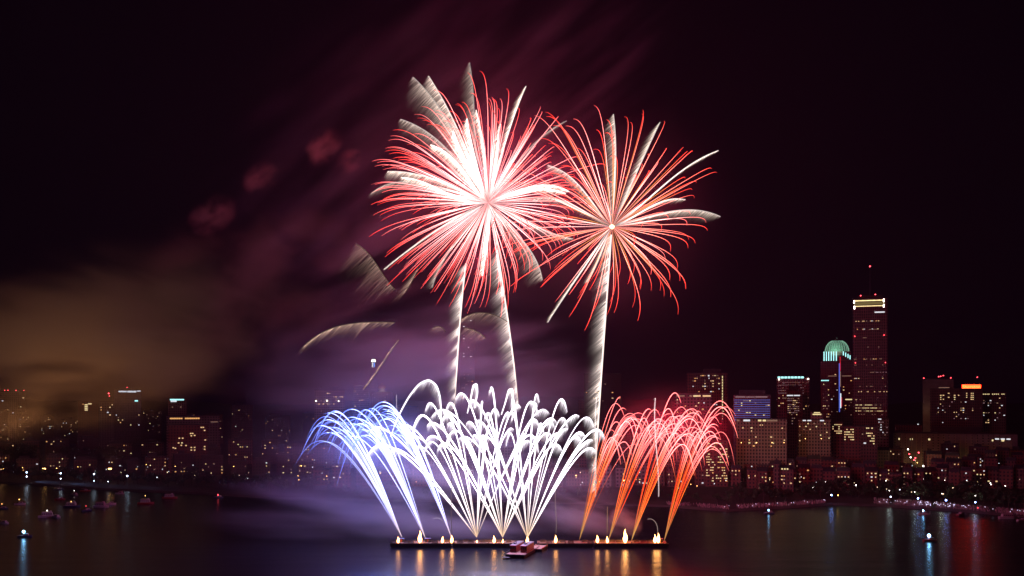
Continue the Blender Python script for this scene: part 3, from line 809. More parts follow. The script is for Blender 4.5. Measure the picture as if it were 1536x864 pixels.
class Building:
    def __init__(s, name, label, cat, px0, px1, pyt, Y, depth, wall, rz=0, group=None, roof='parapet', base=LAND):
        s.Y, s.base = Y, base; s.pxc = (px0 + px1) / 2
        th = math.atan((s.pxc - 768) / F); s.k = math.cos(th)
        s.w = (px1 - px0) / F * Y * s.k; s.h = EYE + (600 - pyt) / F * Y - base; s.d = depth
        s.root = tag(empty(name, ((s.pxc - 768) / F * Y, Y, base), rz - th), label, cat, group)
        MB().box(-s.w / 2, s.w / 2, 0, depth, 0, s.h).build('wall', M[wall], s.root)
        r = MB()
        if roof == 'parapet':
            r.box(-s.w / 2 - .25, s.w / 2 + .25, -.25, depth + .25, s.h + .003, s.h + .9)
        elif roof == 'mansard':
            r.box(-s.w / 2 - .2, s.w / 2 + .2, -.2, depth + .2, s.h + .003, s.h + 3.2, .9, 1.6)
        elif roof == 'gable':
            a, t, d = s.w / 2 + .3, s.h + .003, depth + .3
            r.add([(-a, -.3, t), (a, -.3, t), (a, d, t), (-a, d, t), (-a, depth / 2, t + 3.6), (a, depth / 2, t + 3.6)], [(3, 2, 1, 0), (0, 1, 5, 4), (2, 3, 4, 5), (0, 4, 3), (1, 2, 5)])
        s.roof = r.build('roof', M['slate' if roof != 'parapet' else 'roof'], s.root) if roof else None

    def X(s, px): return (px - s.pxc) / F * s.Y * s.k
    def Z(s, py): return EYE + (600 - py) / F * s.Y - s.base

    def win(s, px, py, w_=2.0, h_=1.8, mk='w_warm'): return window(s.root, s.X(px), s.Z(py), w_ * .85, h_ * .8, mk)
    def band(s, px0, px1, py, h_, mk, y=0, name='window'): return window(s.root, (s.X(px0) + s.X(px1)) / 2, s.Z(py), s.X(px1) - s.X(px0), h_, mk, y, name)

    def grid(s, px0, px1, py0, py1, nx, ny, p, mks, w_=1.9, h_=1.7, seed=0, most=70):
        g = random.Random(seed + int(s.pxc * 7)); cells = [(i, j) for i in range(nx) for j in range(ny) if g.random() < p]
        g.shuffle(cells)
        for i, j in cells[:most]:
            s.win(px0 + (px1 - px0) * (i + .5) / nx, py0 + (py1 - py0) * (j + .5) / ny, w_ * g.choice((.8, 1, 1, 1.5)), h_, g.choice(mks))

    def plant(s, fx0=.25, fx1=.7, h_=4.0, m='roof', name='roof_plant'):
        a = -s.w / 2
        return MB().box(a + s.w * fx0, a + s.w * fx1, s.d * .3, s.d * .75, s.h + .9, s.h + .9 + h_).build(name, M[m], s.root)

    def lampdot(s, px, py, mk, r=.9, y=0, name='beacon'):
        return MB().lathe([(.05, -r), (r, -r * .4), (r, r * .4), (.05, r)], 8).build(name, M[mk], s.root, (s.X(px), y, s.Z(py)))


WARM = ('w_warm', 'w_warm', 'w_amber', 'w_dim', 'w_dim', 'w_cool', 'w_yel')
# the tall slab tower with its lit crown and mast
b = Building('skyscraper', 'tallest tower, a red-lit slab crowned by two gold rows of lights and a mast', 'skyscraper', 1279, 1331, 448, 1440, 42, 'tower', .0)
MB().box(-b.w * .36, b.w * .36, 8, 34, b.h + .9, b.h + 6).build('roof_plant', M['dark'], b.root)
an = MB().bar((0, 20, b.h + 6), (0, 20, b.Z(398)), .9, .35, 8).build('antenna', M['steel'], b.root)
MB().lathe([(.05, -1.1), (1.1, -.4), (1.1, .4), (.05, 1.1)], 8).build('beacon', M['l_red'], an, (0, 20, b.Z(397)))
for px, py in ((1291, 443), (1313, 442)): b.lampdot(px, py, 'l_red', .8)
for py, hh in ((451.5, 1.5), (459.5, 1.1)):
    for k in range(24): window(b.root, b.X(1282 + 43.5 * (k + .5) / 24), b.Z(py), 1.15, hh, 'crownlight')
M['crown_dim'] = glow('crown_dim_light', (1, .72, .28), .16)
b.band(1281, 1327, 457, 4.0, 'crown_dim')
for px, py in ((1281, 454.5), (1281.5, 463), (1325.5, 453.5), (1325.5, 461.5)): b.band(px - .8, px + .8, py, 4.4, 'l_white', -.15, 'corner_light')
b.band(1312, 1327, 469.5, 1.8, 'w_cool', -.05)
for py, a, c_, p, mk in ((482, 1283, 1325, .45, WARM), (494, 1285, 1322, .3, WARM), (494.5, 1303, 1316, .9, ('w_dim',)), (507, 1294, 1302, .8, ('w_dim',)), (539, 1281, 1329, .3, WARM), (539.5, 1281, 1329, .3, ('w_dim',)),
                         (559, 1303, 1330, .7, ('w_dim', 'w_pink')), (568, 1281, 1329, .15, WARM), (580, 1281, 1329, .18, ('w_dim',)), (588, 1281, 1331, .4, ('w_dim', 'w_warm')), (600, 1283, 1330, .2, WARM), (608, 1283, 1322, .75, ('w_dim', 'w_yel')),
                         (612.5, 1283, 1322, .9, ('w_yel', 'w_warm', 'w_dim')), (617, 1283, 1330, .85, ('w_yel', 'w_warm', 'w_dim')), (622, 1283, 1330, .4, ('w_dim',)), (521, 1281, 1329, .1, ('w_dim',)), (548, 1281, 1329, .12, ('w_dim',))):
    g = random.Random(int(py * 10)); n = int((c_ - a) / 2.0)
    for k in range(n):
        if g.random() < p: b.win(a + (c_ - a) * (k + .5) / n, py, 1.5, 1.2, g.choice(mk))
for px, py in ((1282, 504), (1326, 503), (1283, 544), (1328, 544)): b.lampdot(px, py, 'l_red', .55, -.6)

# the domed tower
b = Building('skyscraper', 'tower crowned by a glowing green dome and blue-lit columns, beside the tallest tower', 'skyscraper', 1230.5, 1279, 542, 1500, 38, 'glass', 0, None)
s1 = MB().box(b.X(1234), b.X(1276.5), 4, 34, b.h + .9, b.Z(527)).build('upper_block', M['tower'], b.root)
for k, px in enumerate((1236, 1239.5, 1243, 1246.8, 1250.5, 1254.5)): window(b.root, b.X(px), b.Z(542), 1.3, b.Z(527) - b.Z(542), 'l_teal', 3.9, 'lit_column')
for k, px in enumerate((1265, 1268.5, 1272, 1275)): window(b.root, b.X(px), b.Z(533 + 2 * k), 1.3, b.Z(527) - b.Z(533), 'l_teal', 3.9, 'lit_column')
rd = (b.X(1273.5) - b.X(1237.5)) / 2; cx_ = (b.X(1273.5) + b.X(1237.5)) / 2
hd = b.Z(509) - b.Z(527)
dm = MB().lathe([(rd, 0), (rd * .985, hd * .22), (rd * .90, hd * .48), (rd * .72, hd * .74), (rd * .45, hd * .92), (rd * .12, hd)], 24).build('dome', M['copper'], b.root, (cx_, 19, b.Z(527)))
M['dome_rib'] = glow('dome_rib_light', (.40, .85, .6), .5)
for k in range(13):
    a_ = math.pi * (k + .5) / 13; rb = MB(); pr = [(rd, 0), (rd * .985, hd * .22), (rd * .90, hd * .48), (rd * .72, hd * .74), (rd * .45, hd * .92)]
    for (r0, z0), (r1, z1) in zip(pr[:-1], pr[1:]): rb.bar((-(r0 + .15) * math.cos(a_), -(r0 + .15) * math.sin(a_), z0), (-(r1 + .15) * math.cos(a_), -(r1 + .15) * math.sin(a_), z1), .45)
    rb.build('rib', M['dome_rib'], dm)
MB().bar((0, 0, hd), (0, 0, hd + 4), 1.4, .3, 8).build('finial', M['copper'], dm)
lamp('dome_light', (cx_ - 6, -26, b.Z(530)), (.5, 1, .72), 2600, 1.5, b.root, ((cx_, 14, b.Z(519)), 50))
M['fin_red'] = glow('fin_light_red', (1, .03, .06), .55); M['fin_blue'] = glow('fin_light_blue', (.12, .2, 1), .6)
M['fin_white'] = glow('fin_light_white', (.8, .9, 1), 1.1)
for px, y0, y1, mk in ((1260.3, 556, 535, 'fin_red'), (1259, 600, 545, 'fin_blue'), (1260.3, 580, 557, 'w_dim'), (1261, 612, 590, 'fin_white'), (1262.3, 610, 596, 'fin_red'), (1259.2, 618, 600, 'fin_blue')):
    window(b.root, b.X(px), b.Z(y0), 1.5, b.Z(y1) - b.Z(y0), mk, -.05, 'lit_fin')
b.grid(1233, 1257, 560, 625, 9, 14, .10, WARM, 1.6, 1.3); b.grid(1264, 1278, 560, 625, 5, 14, .16, WARM, 1.6, 1.3)
b.band(1242, 1255, 564.5, 1, 'w_dim'); b.band(1263, 1277, 564.5, 1, 'w_dim'); b.band(1268, 1278, 600, 1.6, 'w_yel')

b = Building('office_tower', 'narrow black tower with a blue-lit top before the domed tower', 'office tower', 1231.5, 1244, 570, 1320, 24, 'glass')
for px in (1233, 1236, 1239, 1242): b.band(px - 1.1, px + 1.1, 571.5, 2.2, 'l_teal', -.05)
b.grid(1232, 1244, 575, 640, 5, 16, .22, WARM, 1.3, 1.3)
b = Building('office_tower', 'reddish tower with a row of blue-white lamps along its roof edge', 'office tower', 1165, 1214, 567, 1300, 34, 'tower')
for k in range(8): b.band(1166.5 + k * 5.0, 1170.5 + k * 5.0, 567.5, 2.4, 'l_teal', -.25)
b.lampdot(1168.5, 569, 'l_white', .8, -.6); b.lampdot(1212, 568.5, 'l_white', .9, -.6)
b.grid(1167, 1206, 572, 592, 13, 5, .75, ('w_pink', 'w_dim', 'w_pink'), 1.3, .9, most=55); b.grid(1167, 1182, 592, 615, 5, 6, .4, WARM, 1.4, 1.2); b.grid(1204, 1214, 595, 620, 3, 6, .3, WARM, 1.2, 1.1)
b = Building('office_tower', 'slim dark tower in front of the reddish tower, its windows lit pink', 'office tower', 1180, 1204, 586, 1220, 24, 'brown')
b.plant(.1, .75, 6); b.band(1180.5, 1190, 594, 1.3, 'w_cool'); b.band(1191, 1200, 594, 1.3, 'w_cool')
b.grid(1181, 1199, 597, 624, 7, 9, .8, ('w_pink', 'w_warm', 'w_pink', 'w_dim'), 1.3, 1.2, most=50); b.grid(1181, 1199, 626, 650, 6, 6, .2, ('w_dim', 'w_pink'), 1.3, 1.2)
b = Building('office_tower', 'dark slab tower with a bright upright line of lamps on one corner', 'office tower', 1030, 1091, 560, 1220, 32, 'brown')
b.plant(.4, .85, 5); b.grid(1038, 1080, 562, 590, 14, 7, .2, WARM, 1.5, 1.3); b.grid(1070, 1090, 595, 625, 6, 6, .12, WARM, 1.4, 1.2)
b.win(1063, 564.5, 2.2, 2, 'w_cool')
for k in range(16): b.band(1083.0, 1084.2, 567 + k * 4.2, 2.4, 'w_yel' if k < 12 else 'w_dim', -.2, 'corner_light')
b = Building('office_block', 'block with a row of bright windows under its roof before the dark slab tower', 'office building', 1012, 1068, 590, 1120, 30, 'conc')
for px0, px1, mk in ((1014, 1027, 'w_dim'), (1034, 1038, 'w_dim'), (1040, 1046, 'w_yel'), (1046, 1051, 'w_warm'), (1054, 1066, 'w_warm')): b.band(px0, px1, 595, 1.6, mk)
b.grid(1014, 1066, 598, 612, 13, 3, .25, WARM, 1.7, 1.2); b.grid(1014, 1066, 612, 640, 11, 6, .18, ('w_dim', 'w_amber'), 1.7, 1.2)
b = Building('office_block', 'office block banded with blue-lit floors under a dark penthouse', 'office building', 1100, 1156, 593, 1100, 34, 'glass')
MB().box(b.X(1108), b.X(1148), 5, 26, b.h + .9, b.Z(585)).build('penthouse', M['dark'], b.root)
for k in range(10): b.band(1101, 1155, 600.6 + k * 3.35, 1.0, 'w_blue')
b.band(1103, 1118, 596.4, 1.5, 'w_pink'); b.band(1119, 1132, 596.4, 1.2, 'w_pink'); b.band(1133, 1151, 596.4, 1.5, 'w_pink')
b.grid(1102, 1152, 600, 625, 12, 7, .1, ('w_yel', 'w_dim'), 2, 1.2); b.win(1153, 608.5, 2, 1.4, 'w_warm')
b = Building('stone_block', 'broad yellow-lit stone block with a fine window grid, below the blue-banded office block', 'office building', 1104, 1180, 629, 1010, 30, 'lime')
for px0, px1, mk in ((1105, 1109, 'w_dim'), (1115, 1125, 'w_cool'), (1137, 1142, 'w_yel'), (1144, 1149, 'w_yel'), (1150, 1166, 'w_dim')): b.band(px0, px1, 632, 1.7, mk)
b.grid(1106, 1178, 636, 672, 22, 8, .11, ('w_warm', 'w_yel', 'w_warm', 'w_amber'), 1.5, 1.3, most=30)
b2 = Building('stone_block', 'smaller pale stone block with bright lamps on its stepped roof, below the domed tower', 'office building', 1197, 1246, 630, 1060, 28, 'lime')
MB().box(b2.X(1216), b2.X(1234), 6, 20, b2.h + .9, b2.Z(618)).build('roof_tower', M['lime'], b2.root)
b2.band(1219, 1232, 622.5, 1.2, 'w_yel', 5.9); b2.band(1221, 1230, 619.8, 1, 'w_yel', 5.9)
for px0, px1 in ((1204, 1209), (1211, 1217), (1230, 1236)): b2.band(px0, px1, 631.6, 1.5, 'w_cool')
b2.grid(1198, 1245, 634, 664, 15, 7, .12, ('w_warm', 'w_yel', 'w_dim'), 1.5, 1.3)
b = Building('apartment_block', 'apartment block with three columns of yellow windows, below the narrow black tower', 'apartment block', 1247, 1264, 634, 1080, 20, 'brick')
b.grid(1248, 1263, 636, 652, 5, 5, .7, ('w_yel', 'w_warm'), 1.4, 1.2)
b = Building('apartment_block', 'dark apartment block with a cluster of yellow windows below the tallest tower', 'apartment block', 1265, 1290, 640, 1070, 20, 'brick')
b.grid(1266, 1281, 643, 662, 5, 5, .65, ('w_yel', 'w_warm'), 1.7, 1.3)
b = Building('apartment_block', 'dark apartment block with two columns of bright windows at its corner, below the tallest tower', 'apartment block', 1291, 1316, 640, 1060, 20, 'brown')
b.grid(1299, 1312, 641, 668, 5, 7, .5, ('w_yel', 'w_warm'), 1.6, 1.3); b.grid(1292, 1299, 650, 668, 2, 4, .3, WARM)
b = Building('office_block', 'low block with white-lit floors behind the apartment block corner, below the tallest tower', 'office building', 1316, 1333, 628, 1240, 22, 'conc')
b.band(1305 + 12, 1322, 629.5, 1.7, 'w_cool'); b.grid(1317, 1332, 632, 655, 5, 6, .35, ('w_cool', 'w_dim', 'w_pink'), 1.6, 1.2)
# hotel with the red roof sign
b = Building('hotel_tower', 'tall blank-sided hotel slab with red beacons on its roof corners', 'hotel', 1384, 1430, 569, 1420, 30, 'plain')
for px, py in ((1385.5, 568), (1426, 568), (1408, 566), (1411, 565.5), (1415, 564.5)): b.lampdot(px, py - 1, 'l_red', .7)
b.band(1408, 1424, 582, 1.0, 'w_dim'); lamp('flood_light', (b.X(1389), -16, 24), (1, .55, .28), 55, .6, b.root); lamp('flood_light', (b.X(1392), -16, 70), (1, .55, .28), 55, .6, b.root)
b = Building('hotel', 'wide hotel with yellow top-floor windows under the glowing red roof sign', 'hotel', 1395, 1474, 583.5, 1350, 30, 'brown')
for px in (1411, 1415, 1423, 1432, 1438, 1450, 1457, 1459.5): b.grid(px - 1.4, px + 1.4, 589, 601, 1, 4, .8, ('w_yel', 'w_warm'), 1.6, 1.3, seed=int(px))
b.grid(1402, 1464, 602, 636, 18, 11, .14, ('w_dim', 'w_pink', 'w_cool', 'w_warm'), 1.5, 1.3); 
MB().box(b.X(1397), b.X(1470), -10, -.05, 0, b.Z(640)).build('podium', M['dark'], b.root)
b = Building('hotel', 'hotel wing with a full row of yellow windows under its roof, beside the red-signed hotel', 'hotel', 1474.5, 1509, 588.5, 1370, 30, 'brown')
for k in range(12):
    if k not in (4, 9): b.win(1474 + k * 2.8 + 1, 591.8, 1.7, 1.4, 'w_yel')
b.grid(1474, 1508, 596, 640, 10, 12, .16, ('w_dim', 'w_warm', 'w_yel', 'w_cool', 'w_pink'), 1.6, 1.4)
sg = empty('roof_sign', at(1457.5, 584, 1350)); tag(sg, 'long glowing red sign standing on the hotel roof', 'sign')
MB().box(-12.8, 12.8, .7, 1.3, 0, 6.6).build('panel', M['dark'], sg); MB().box(-12.6, 12.6, .6, .69, 0.1, 6.4).build('light_face', M['sign'], sg)
fr = MB()
for x in (-11, -4, 4, 11): fr.bar((x, 3.5, 0), (x, 1.3, 5.8), .18); fr.bar((x, 1.5, 0), (x, 1.3, 6.2), .18)
fr.build('frame', M['steel'], sg)
cu = bpy.data.curves.new('sign_text', 'FONT'); cu.body = 'Sheraton'; cu.align_x = 'CENTER'; cu.size = 6.3; cu.extrude = .12
to = bpy.data.objects.new('sign_text', cu); C.objects.link(to); bpy.context.view_layer.update()
me = bpy.data.meshes.new_from_object(to.evaluated_get(bpy.context.evaluated_depsgraph_get())); bpy.data.objects.remove(to)
me.materials.clear(); me.materials.append(M['sign_hot'])
lt = bpy.data.objects.new('lettering', me); C.objects.link(lt); lt.parent = sg; lt.rotation_euler = (R(90), 0, 0); lt.location = (0, .45, 1.2)
lt.scale = (25 / max(lt.dimensions.x, .1) if False else 1.0, 1, 1)
wx = max(v_.co.x for v_ in me.vertices) - min(v_.co.x for v_ in me.vertices); lt.scale = (24.4 / wx, 1, 1)
mb = MB().bar((0, 0, 0), (0, 0, 15), .25, .12); r = mb.build('radio_mast', M['steel']); r.location = at(1466, 577, 1356); r.location.z -= 5
tag(r, 'thin mast with a red beacon rising behind the red roof sign', 'mast')
MB().lathe([(.05, -.8), (.8, 0), (.05, .8)], 8).build('beacon', M['l_red'], r, (0, 0, 15))
# the long floodlit hall
b = Building('convention_hall', 'long low hall with floodlit stone piers along its front', 'hall', 1338, 1524, 651, 1250, 40, 'plain')
for k in range(22):
    x = b.X(1341 + k * 8.3); MB().box(x - .9, x + .9, -1.4, -.02, 0, b.h - 1).build('pier', M['lime'], b.root)
for px in (1348, 1366, 1393, 1489, 1503): b.band(px - 2, px + 2, 661, 2.2, 'w_yel', -.05)
b.band(1490, 1514, 658.5, 1.6, 'w_cool', -.05)
for px in (1350, 1380, 1415, 1460, 1500): lamp('flood_light', (b.X(px), -13, 3), (1, .55, .25), 75, .6, b.root)
b = Building('office_block', 'blank-walled block behind the long floodlit hall', 'office building', 1342, 1383, 638, 1330, 25, 'brick'); b.win(1377, 637, 2, 1.5, 'w_cool')
# centre and far
b = Building('office_tower', 'far dark tower with scattered windows behind the tallest pale firework tail', 'office tower', 876, 932, 561, 1600, 36, 'shaded_brick')
b.grid(878, 931, 562, 604, 15, 10, .13, ('w_amber', 'w_dim', 'w_warm'), 2.0, 1.5)
b = Building('office_tower', 'very tall dim tower seen between the two tails of the pink burst', 'office tower', 690, 712, 468, 1750, 36, 'shaded_brick')
b.grid(694, 708, 470, 560, 4, 20, .22, ('w_cool', 'w_pink', 'w_dim'), 2.2, 1.6); b.grid(692, 710, 560, 600, 6, 8, .3, ('w_amber', 'w_dim'), 2.2, 1.6)
b = Building('clock_tower', 'slender tower with a blue and white lit top above the blue fans', 'tower', 554.5, 566, 551, 2100, 16, 'lime', roof=None)
MB().box(-b.w * .42, b.w * .42, 2, 14, b.h, b.Z(543)).build('belfry', M['lime'], b.root)
a = MB(); a.box(-b.w * .42, b.w * .42, 2, 14, b.Z(543), b.Z(536), b.w * .4, 5.5); a.build('spire', M['copper'], b.root)
window(b.root, -2, b.Z(551), 2.6, b.Z(544) - b.Z(551), 'fin_white', 1.9); M['fin_blue2'] = glow('tower_light_blue', (.08, .3, 1), 1.6)
window(b.root, 1.6, b.Z(551), 2.2, b.Z(544) - b.Z(551), 'fin_blue2', 1.9); b.band(557.5, 563, 542.5, 4, 'l_white', 1.9)
b = Building('state_house', 'domed hall whose gilded dome glows above the blue fans', 'public building', 556, 590, 588, 1700, 30, 'brick')
drm = MB().lathe([(7.2, 0), (7.2, 5), (6.6, 5.3)], 20).build('drum', M['white'], b.root, (0, 12, b.h + .9))
dm = MB().lathe([(6.6, 0), (6.2, 2.6), (5, 4.8), (3.2, 6.4), (1, 7.2), (.3, 9)], 20).build('dome', M['gold'], b.root, (0, 12, b.h + 6.1)); lamp('dome_light', (0, -6, b.h + 4), (1, .75, .35), 150, .8, b.root)
b.grid(557, 589, 590, 604, 10, 3, .3, ('w_dim', 'w_amber'), 2, 1.5)
b = Building('office_block', 'wide block with two bright lamps on its face behind the first blue fan', 'office building', 472, 517, 585, 1400, 28, 'lime')
b.plant(.2, .8, 4); b.lampdot(474, 601.5, 'l_white', .7, -.6); b.lampdot(490.5, 601, 'l_white', .9, -.6); b.lampdot(508, 601.5, 'l_white', .6, -.6)
b.grid(474, 515, 588, 620, 13, 6, .14, ('w_dim', 'w_warm'), 1.8, 1.5)
b = Building('office_block', 'flat block with a row of dim lamps along its roof beside the gilded dome', 'office building', 530, 553, 578, 1800, 28, 'conc'); b.grid(532, 546, 577.5, 579.5, 7, 1, .9, ('w_dim',), 2, 1.4); b.grid(531, 552, 585, 612, 6, 6, .25, WARM, 2, 1.5)
b = Building('office_tower', 'dim tower topped by a row of four red beacons under the brown smoke', 'office tower', -4, 38, 587, 1900, 34, 'conc')
for px in (7, 12, 24, 36): b.lampdot(px, 585.5, 'l_red', .7)
b.grid(-2, 37, 595, 622, 10, 6, .08, WARM, 2.2, 1.6); b.grid(0, 4, 622, 634, 2, 4, .7, ('w_yel',), 2.2, 1.5)
b = Building('apartment_block', 'block with one bright yellow stairwell under the brown smoke', 'apartment block', 117, 148, 602, 1500, 22, 'brick')
for k in range(4): b.band(127, 131.5, 608 + k * 2.6, 1.7, 'w_yel')
b.band(132, 137.5, 606.6, 1.6, 'w_yel'); b.win(124.5, 606.8, 1.5, 1.5, 'w_amber')
b = Building('office_block', 'dark block beside the yellow stairwell, topped by a mast with two red beacons', 'office building', 149, 171, 603, 1500, 22, 'conc')
mm = MB().bar((0, 10, b.h), (0, 10, b.Z(589)), .3, .15).build('mast', M['steel'], b.root); b.lampdot(163, 590, 'l_red', 1.0, 10); b.lampdot(164, 594, 'l_red', .6, 10); b.grid(150, 170, 606, 625, 6, 5, .15, WARM)
b = Building('office_tower', 'dark tower with a long white-lit sign band along its top', 'office tower', 171, 212, 585, 1600, 26, 'glass')
b.band(178, 190, 588.3, 2.2, 'w_cool'); b.band(191, 204.5, 588.6, 2.6, 'w_cool'); b.band(205.5, 211, 587.4, 1.8, 'w_cool'); b.band(202, 207, 602.3, 2.2, 'l_teal'); b.lampdot(191, 581, 'l_red', .7, 8)
b.grid(173, 210, 610, 640, 12, 8, .1, WARM)
b = Building('office_block', 'pale block with a teal-lit roof band above the long amber-lit hall', 'office building', 252, 280, 598, 1500, 24, 'lime')
b.band(255, 276, 600.5, 2.0, 'l_teal'); b.band(256, 265, 603, 2.4, 'w_cool'); b.grid(254, 279, 606, 620, 8, 4, .12, ('w_dim',))
b = Building('market_hall', 'long low hall lit amber in two bright strips', 'hall', 250, 330, 624, 1380, 30, 'conc')
for k in range(14): b.band(255 + k * 3.2, 257.7 + k * 3.2, 628.6, 1.9, 'w_amber') if k != 6 else None
b.band(316, 327, 633.6, 1.0, 'w_dim')
b = Building('apartment_block', 'tall apartment block with a scatter of bright amber windows beyond the dark shore', 'apartment block', 252, 312, 638, 1140, 22, 'brick')
for px, py in ((286, 651), (289, 651), (287, 654.5), (292, 654), (269, 658), (274, 658), (268, 665), (273, 665), (272, 668.5), (279, 669), (260, 672), (263, 673), (287, 672), (292, 672), (287, 676), (292, 676), (307, 671), (307, 675), (273, 682), (302, 642), (305, 642), (307, 646.5), (308, 661), (268, 690), (273, 690), (273, 693)):
    b.win(px, py, 2.0, 1.5, 'w_warm' if px != 273 else 'w_yel')
b = Building('apartment_block', 'lit-up block with four rows of small yellow windows behind the red spark fans', 'apartment block', 1058, 1092, 661, 960, 20, 'brick'); b.grid(1059, 1091, 664, 724, 11, 15, .36, ('w_yel', 'w_warm', 'w_amber'), 1.5, 1.1)
b = Building('church', 'pinkish stone church with a square tower in the row behind the crowded bank', 'church', 1160, 1190, 704, 900, 16, 'brown', roof='gable')
MB().box(b.X(1161), b.X(1169), -3, 4, 0, b.Z(696)).build('bell_tower', M['brown'], b.root); a = MB().box(b.X(1160.5), b.X(1169.5), -3.4, 4.4, b.Z(696) + .003, b.Z(687), 2.4, 3.6).build('spire', M['slate'], b.root)
for px in (1172, 1176, 1180): b.band(px, px + 2.4, 704.5, 1.3, 'w_yel', -.05)
b.grid(1161, 1188, 712, 728, 8, 3, .4, ('w_warm', 'w_pink', 'w_amber'), 1.2, 1.1)

# rows of town houses behind the bank, filling back towards the towers
def row(label_of, group, px0, px1, Y, wm, hm, walls, p, seed, gap=.08, mks=WARM, name='town_house', skip=None):
    g = random.Random(seed); px = px0; i = 0
    while px < px1:
        wpx = g.uniform(*wm) / Y * F
        if skip and px + wpx > skip[0] and px < skip[1]: px = skip[1]; continue
        i += 1
        y = Y + g.uniform(-14, 14); h = g.uniform(*hm); pyt = 600 + (EYE - LAND - h) / y * F
        rf = g.choice(('parapet', 'mansard', 'mansard', 'gable')) if name == 'town_house' else 'parapet'
        b = Building(name, None, 'house' if name == 'town_house' else 'building', px, px + wpx, pyt, y, g.uniform(10, 16), g.choice(walls), g.uniform(-.1, .1), group, rf)
        ny = max(2, int(h / 3.4)); nx = max(2, int(wpx / F * Y / 2.9)); n0 = len(b.root.children)
        b.grid(px, px + wpx, pyt + 1.5, pyt + h / y * F, nx, ny, p * g.choice((0, .5, 1, 1, 2)), mks, 1.3, 1.3, seed=i, most=14)
        n = len(b.root.children) - n0
        if name == 'town_house':
            for x in (-b.w * .32, b.w * .3)[:g.choice((1, 2))]: MB().box(x - .6, x + .6, b.d * .5, b.d * .5 + 1.1, b.h + .5, b.h + 4.6).build('chimney', M['brick'], b.roof)
        else: b.plant(g.uniform(.1, .3), g.uniform(.5, .8), g.uniform(2, 4))
        b.root['label'] = label_of(nth(i), {'parapet': 'flat-roofed', 'mansard': 'mansard-roofed', 'gable': 'gabled'}[rf], NUM[n] if n < 15 else 'many')
        px += wpx * (1 + (gap if g.random() > .15 else .6))


lw = lambda n: 'with no lit window' if n == 'no' else 'with one lit window' if n == 'one' else f'with {n} lit windows'
ends = 'red-fan end'
row(lambda o, r, n: f'{r} brick house {lw(n)}, {o} from the red fans, bank row', 'town houses behind the crowded bank', 1096, 1540, 930, (9, 13), (15, 20), ('brick', 'brick', 'brown'), .22, 1)
row(lambda o, r, n: f'{r} town house {lw(n)}, {o} from the red fans, second row', 'town houses in the second row back', 1092, 1540, 1010, (10, 15), (17, 24), ('brick', 'brown', 'brick'), .20, 2, skip=(1376, 1396))
row(lambda o, r, n: f'{r} town house {lw(n)}, {o} from the red fans, third row', 'town houses in the third row back', 1090, 1540, 1130, (12, 18), (18, 27), ('brick', 'brown', 'brick'), .17, 3, .2, skip=(1360, 1390))
row(lambda o, r, n: f'flat low building {lw(n)}, {o} from tallest tower, before hotels', 'low buildings before the hotels', 1334, 1540, 1200, (14, 24), (20, 31), ('brick', 'brown', 'shaded_brick'), .10, 4, .2, skip=(1356, 1386), name='low_building')
row(lambda o, r, n: f'apartment building {lw(n)}, {o} along the dim shore', 'apartment buildings along the dim shore', -14, 470, 1120, (14, 26), (13, 22), ('shaded_brick', 'shaded_brick', 'brown'), .13, 5, .35, name='apartment_building')
row(lambda o, r, n: f'apartment building {lw(n)}, {o} along the dim middle row', 'apartment buildings in the middle row', -14, 470, 1300, (18, 34), (18, 34), ('shaded_brick', 'shaded_brick', 'brown'), .11, 6, .35, name='apartment_building')
row(lambda o, r, n: f'dim block {lw(n)}, {o} along the skyline under brown smoke', 'blocks on the far skyline', -14, 560, 1900, (26, 52), (44, 74), ('shaded_brick', 'brown', 'shaded_brick'), .07, 7, .5, name='skyline_block')
row(lambda o, r, n: f'riverside building {lw(n)}, {o} counting from the blue fans', 'riverside buildings behind the fireworks', 470, 1060, 960, (12, 24), (14, 24), ('brick', 'brown', 'conc'), .10, 8, .25, name='riverside_building')
row(lambda o, r, n: f'apartment building {lw(n)}, {o} from blue fans, behind the riverside', 'apartment buildings behind the fireworks', 470, 1010, 1230, (18, 36), (24, 42), ('brick', 'conc', 'lime'), .08, 9, .25, name='apartment_building')
row(lambda o, r, n: f'distant block {lw(n)}, {o} from the gilded dome', 'distant blocks behind the fireworks', 592, 1012, 2000, (30, 60), (50, 84), ('conc', 'brick', 'conc'), .06, 10, .5, name='skyline_block')

# ------------------------------------------------------------------ street lamps, searchlights
def lamp_proto(mk, rad=.55, hgt=9):
    r = empty('street_lamp'); MB().bar((0, 0, 0), (0, 0, hgt), .11, .07).build('post', M['dark'], r)
    MB().lathe([(.1, -rad), (rad, -rad * .4), (rad, rad * .4), (.1, rad)], 8).build('lamp_head', M[mk], r, (0, 0, hgt + rad))
    return r


LPR = {}
def street_lamp(px, py, Y, mk, rad, label, group, hgt=9):
    k = (mk, rad, hgt)
    r = copy_tree(LPR[k]) if k in LPR else LPR.setdefault(k, lamp_proto(mk, rad, hgt))
    x, y, z = at(px, py, Y); r.location = (x, y, max(LAND, z - hgt - rad)); tag(r, label, 'street lamp', group)
    return r


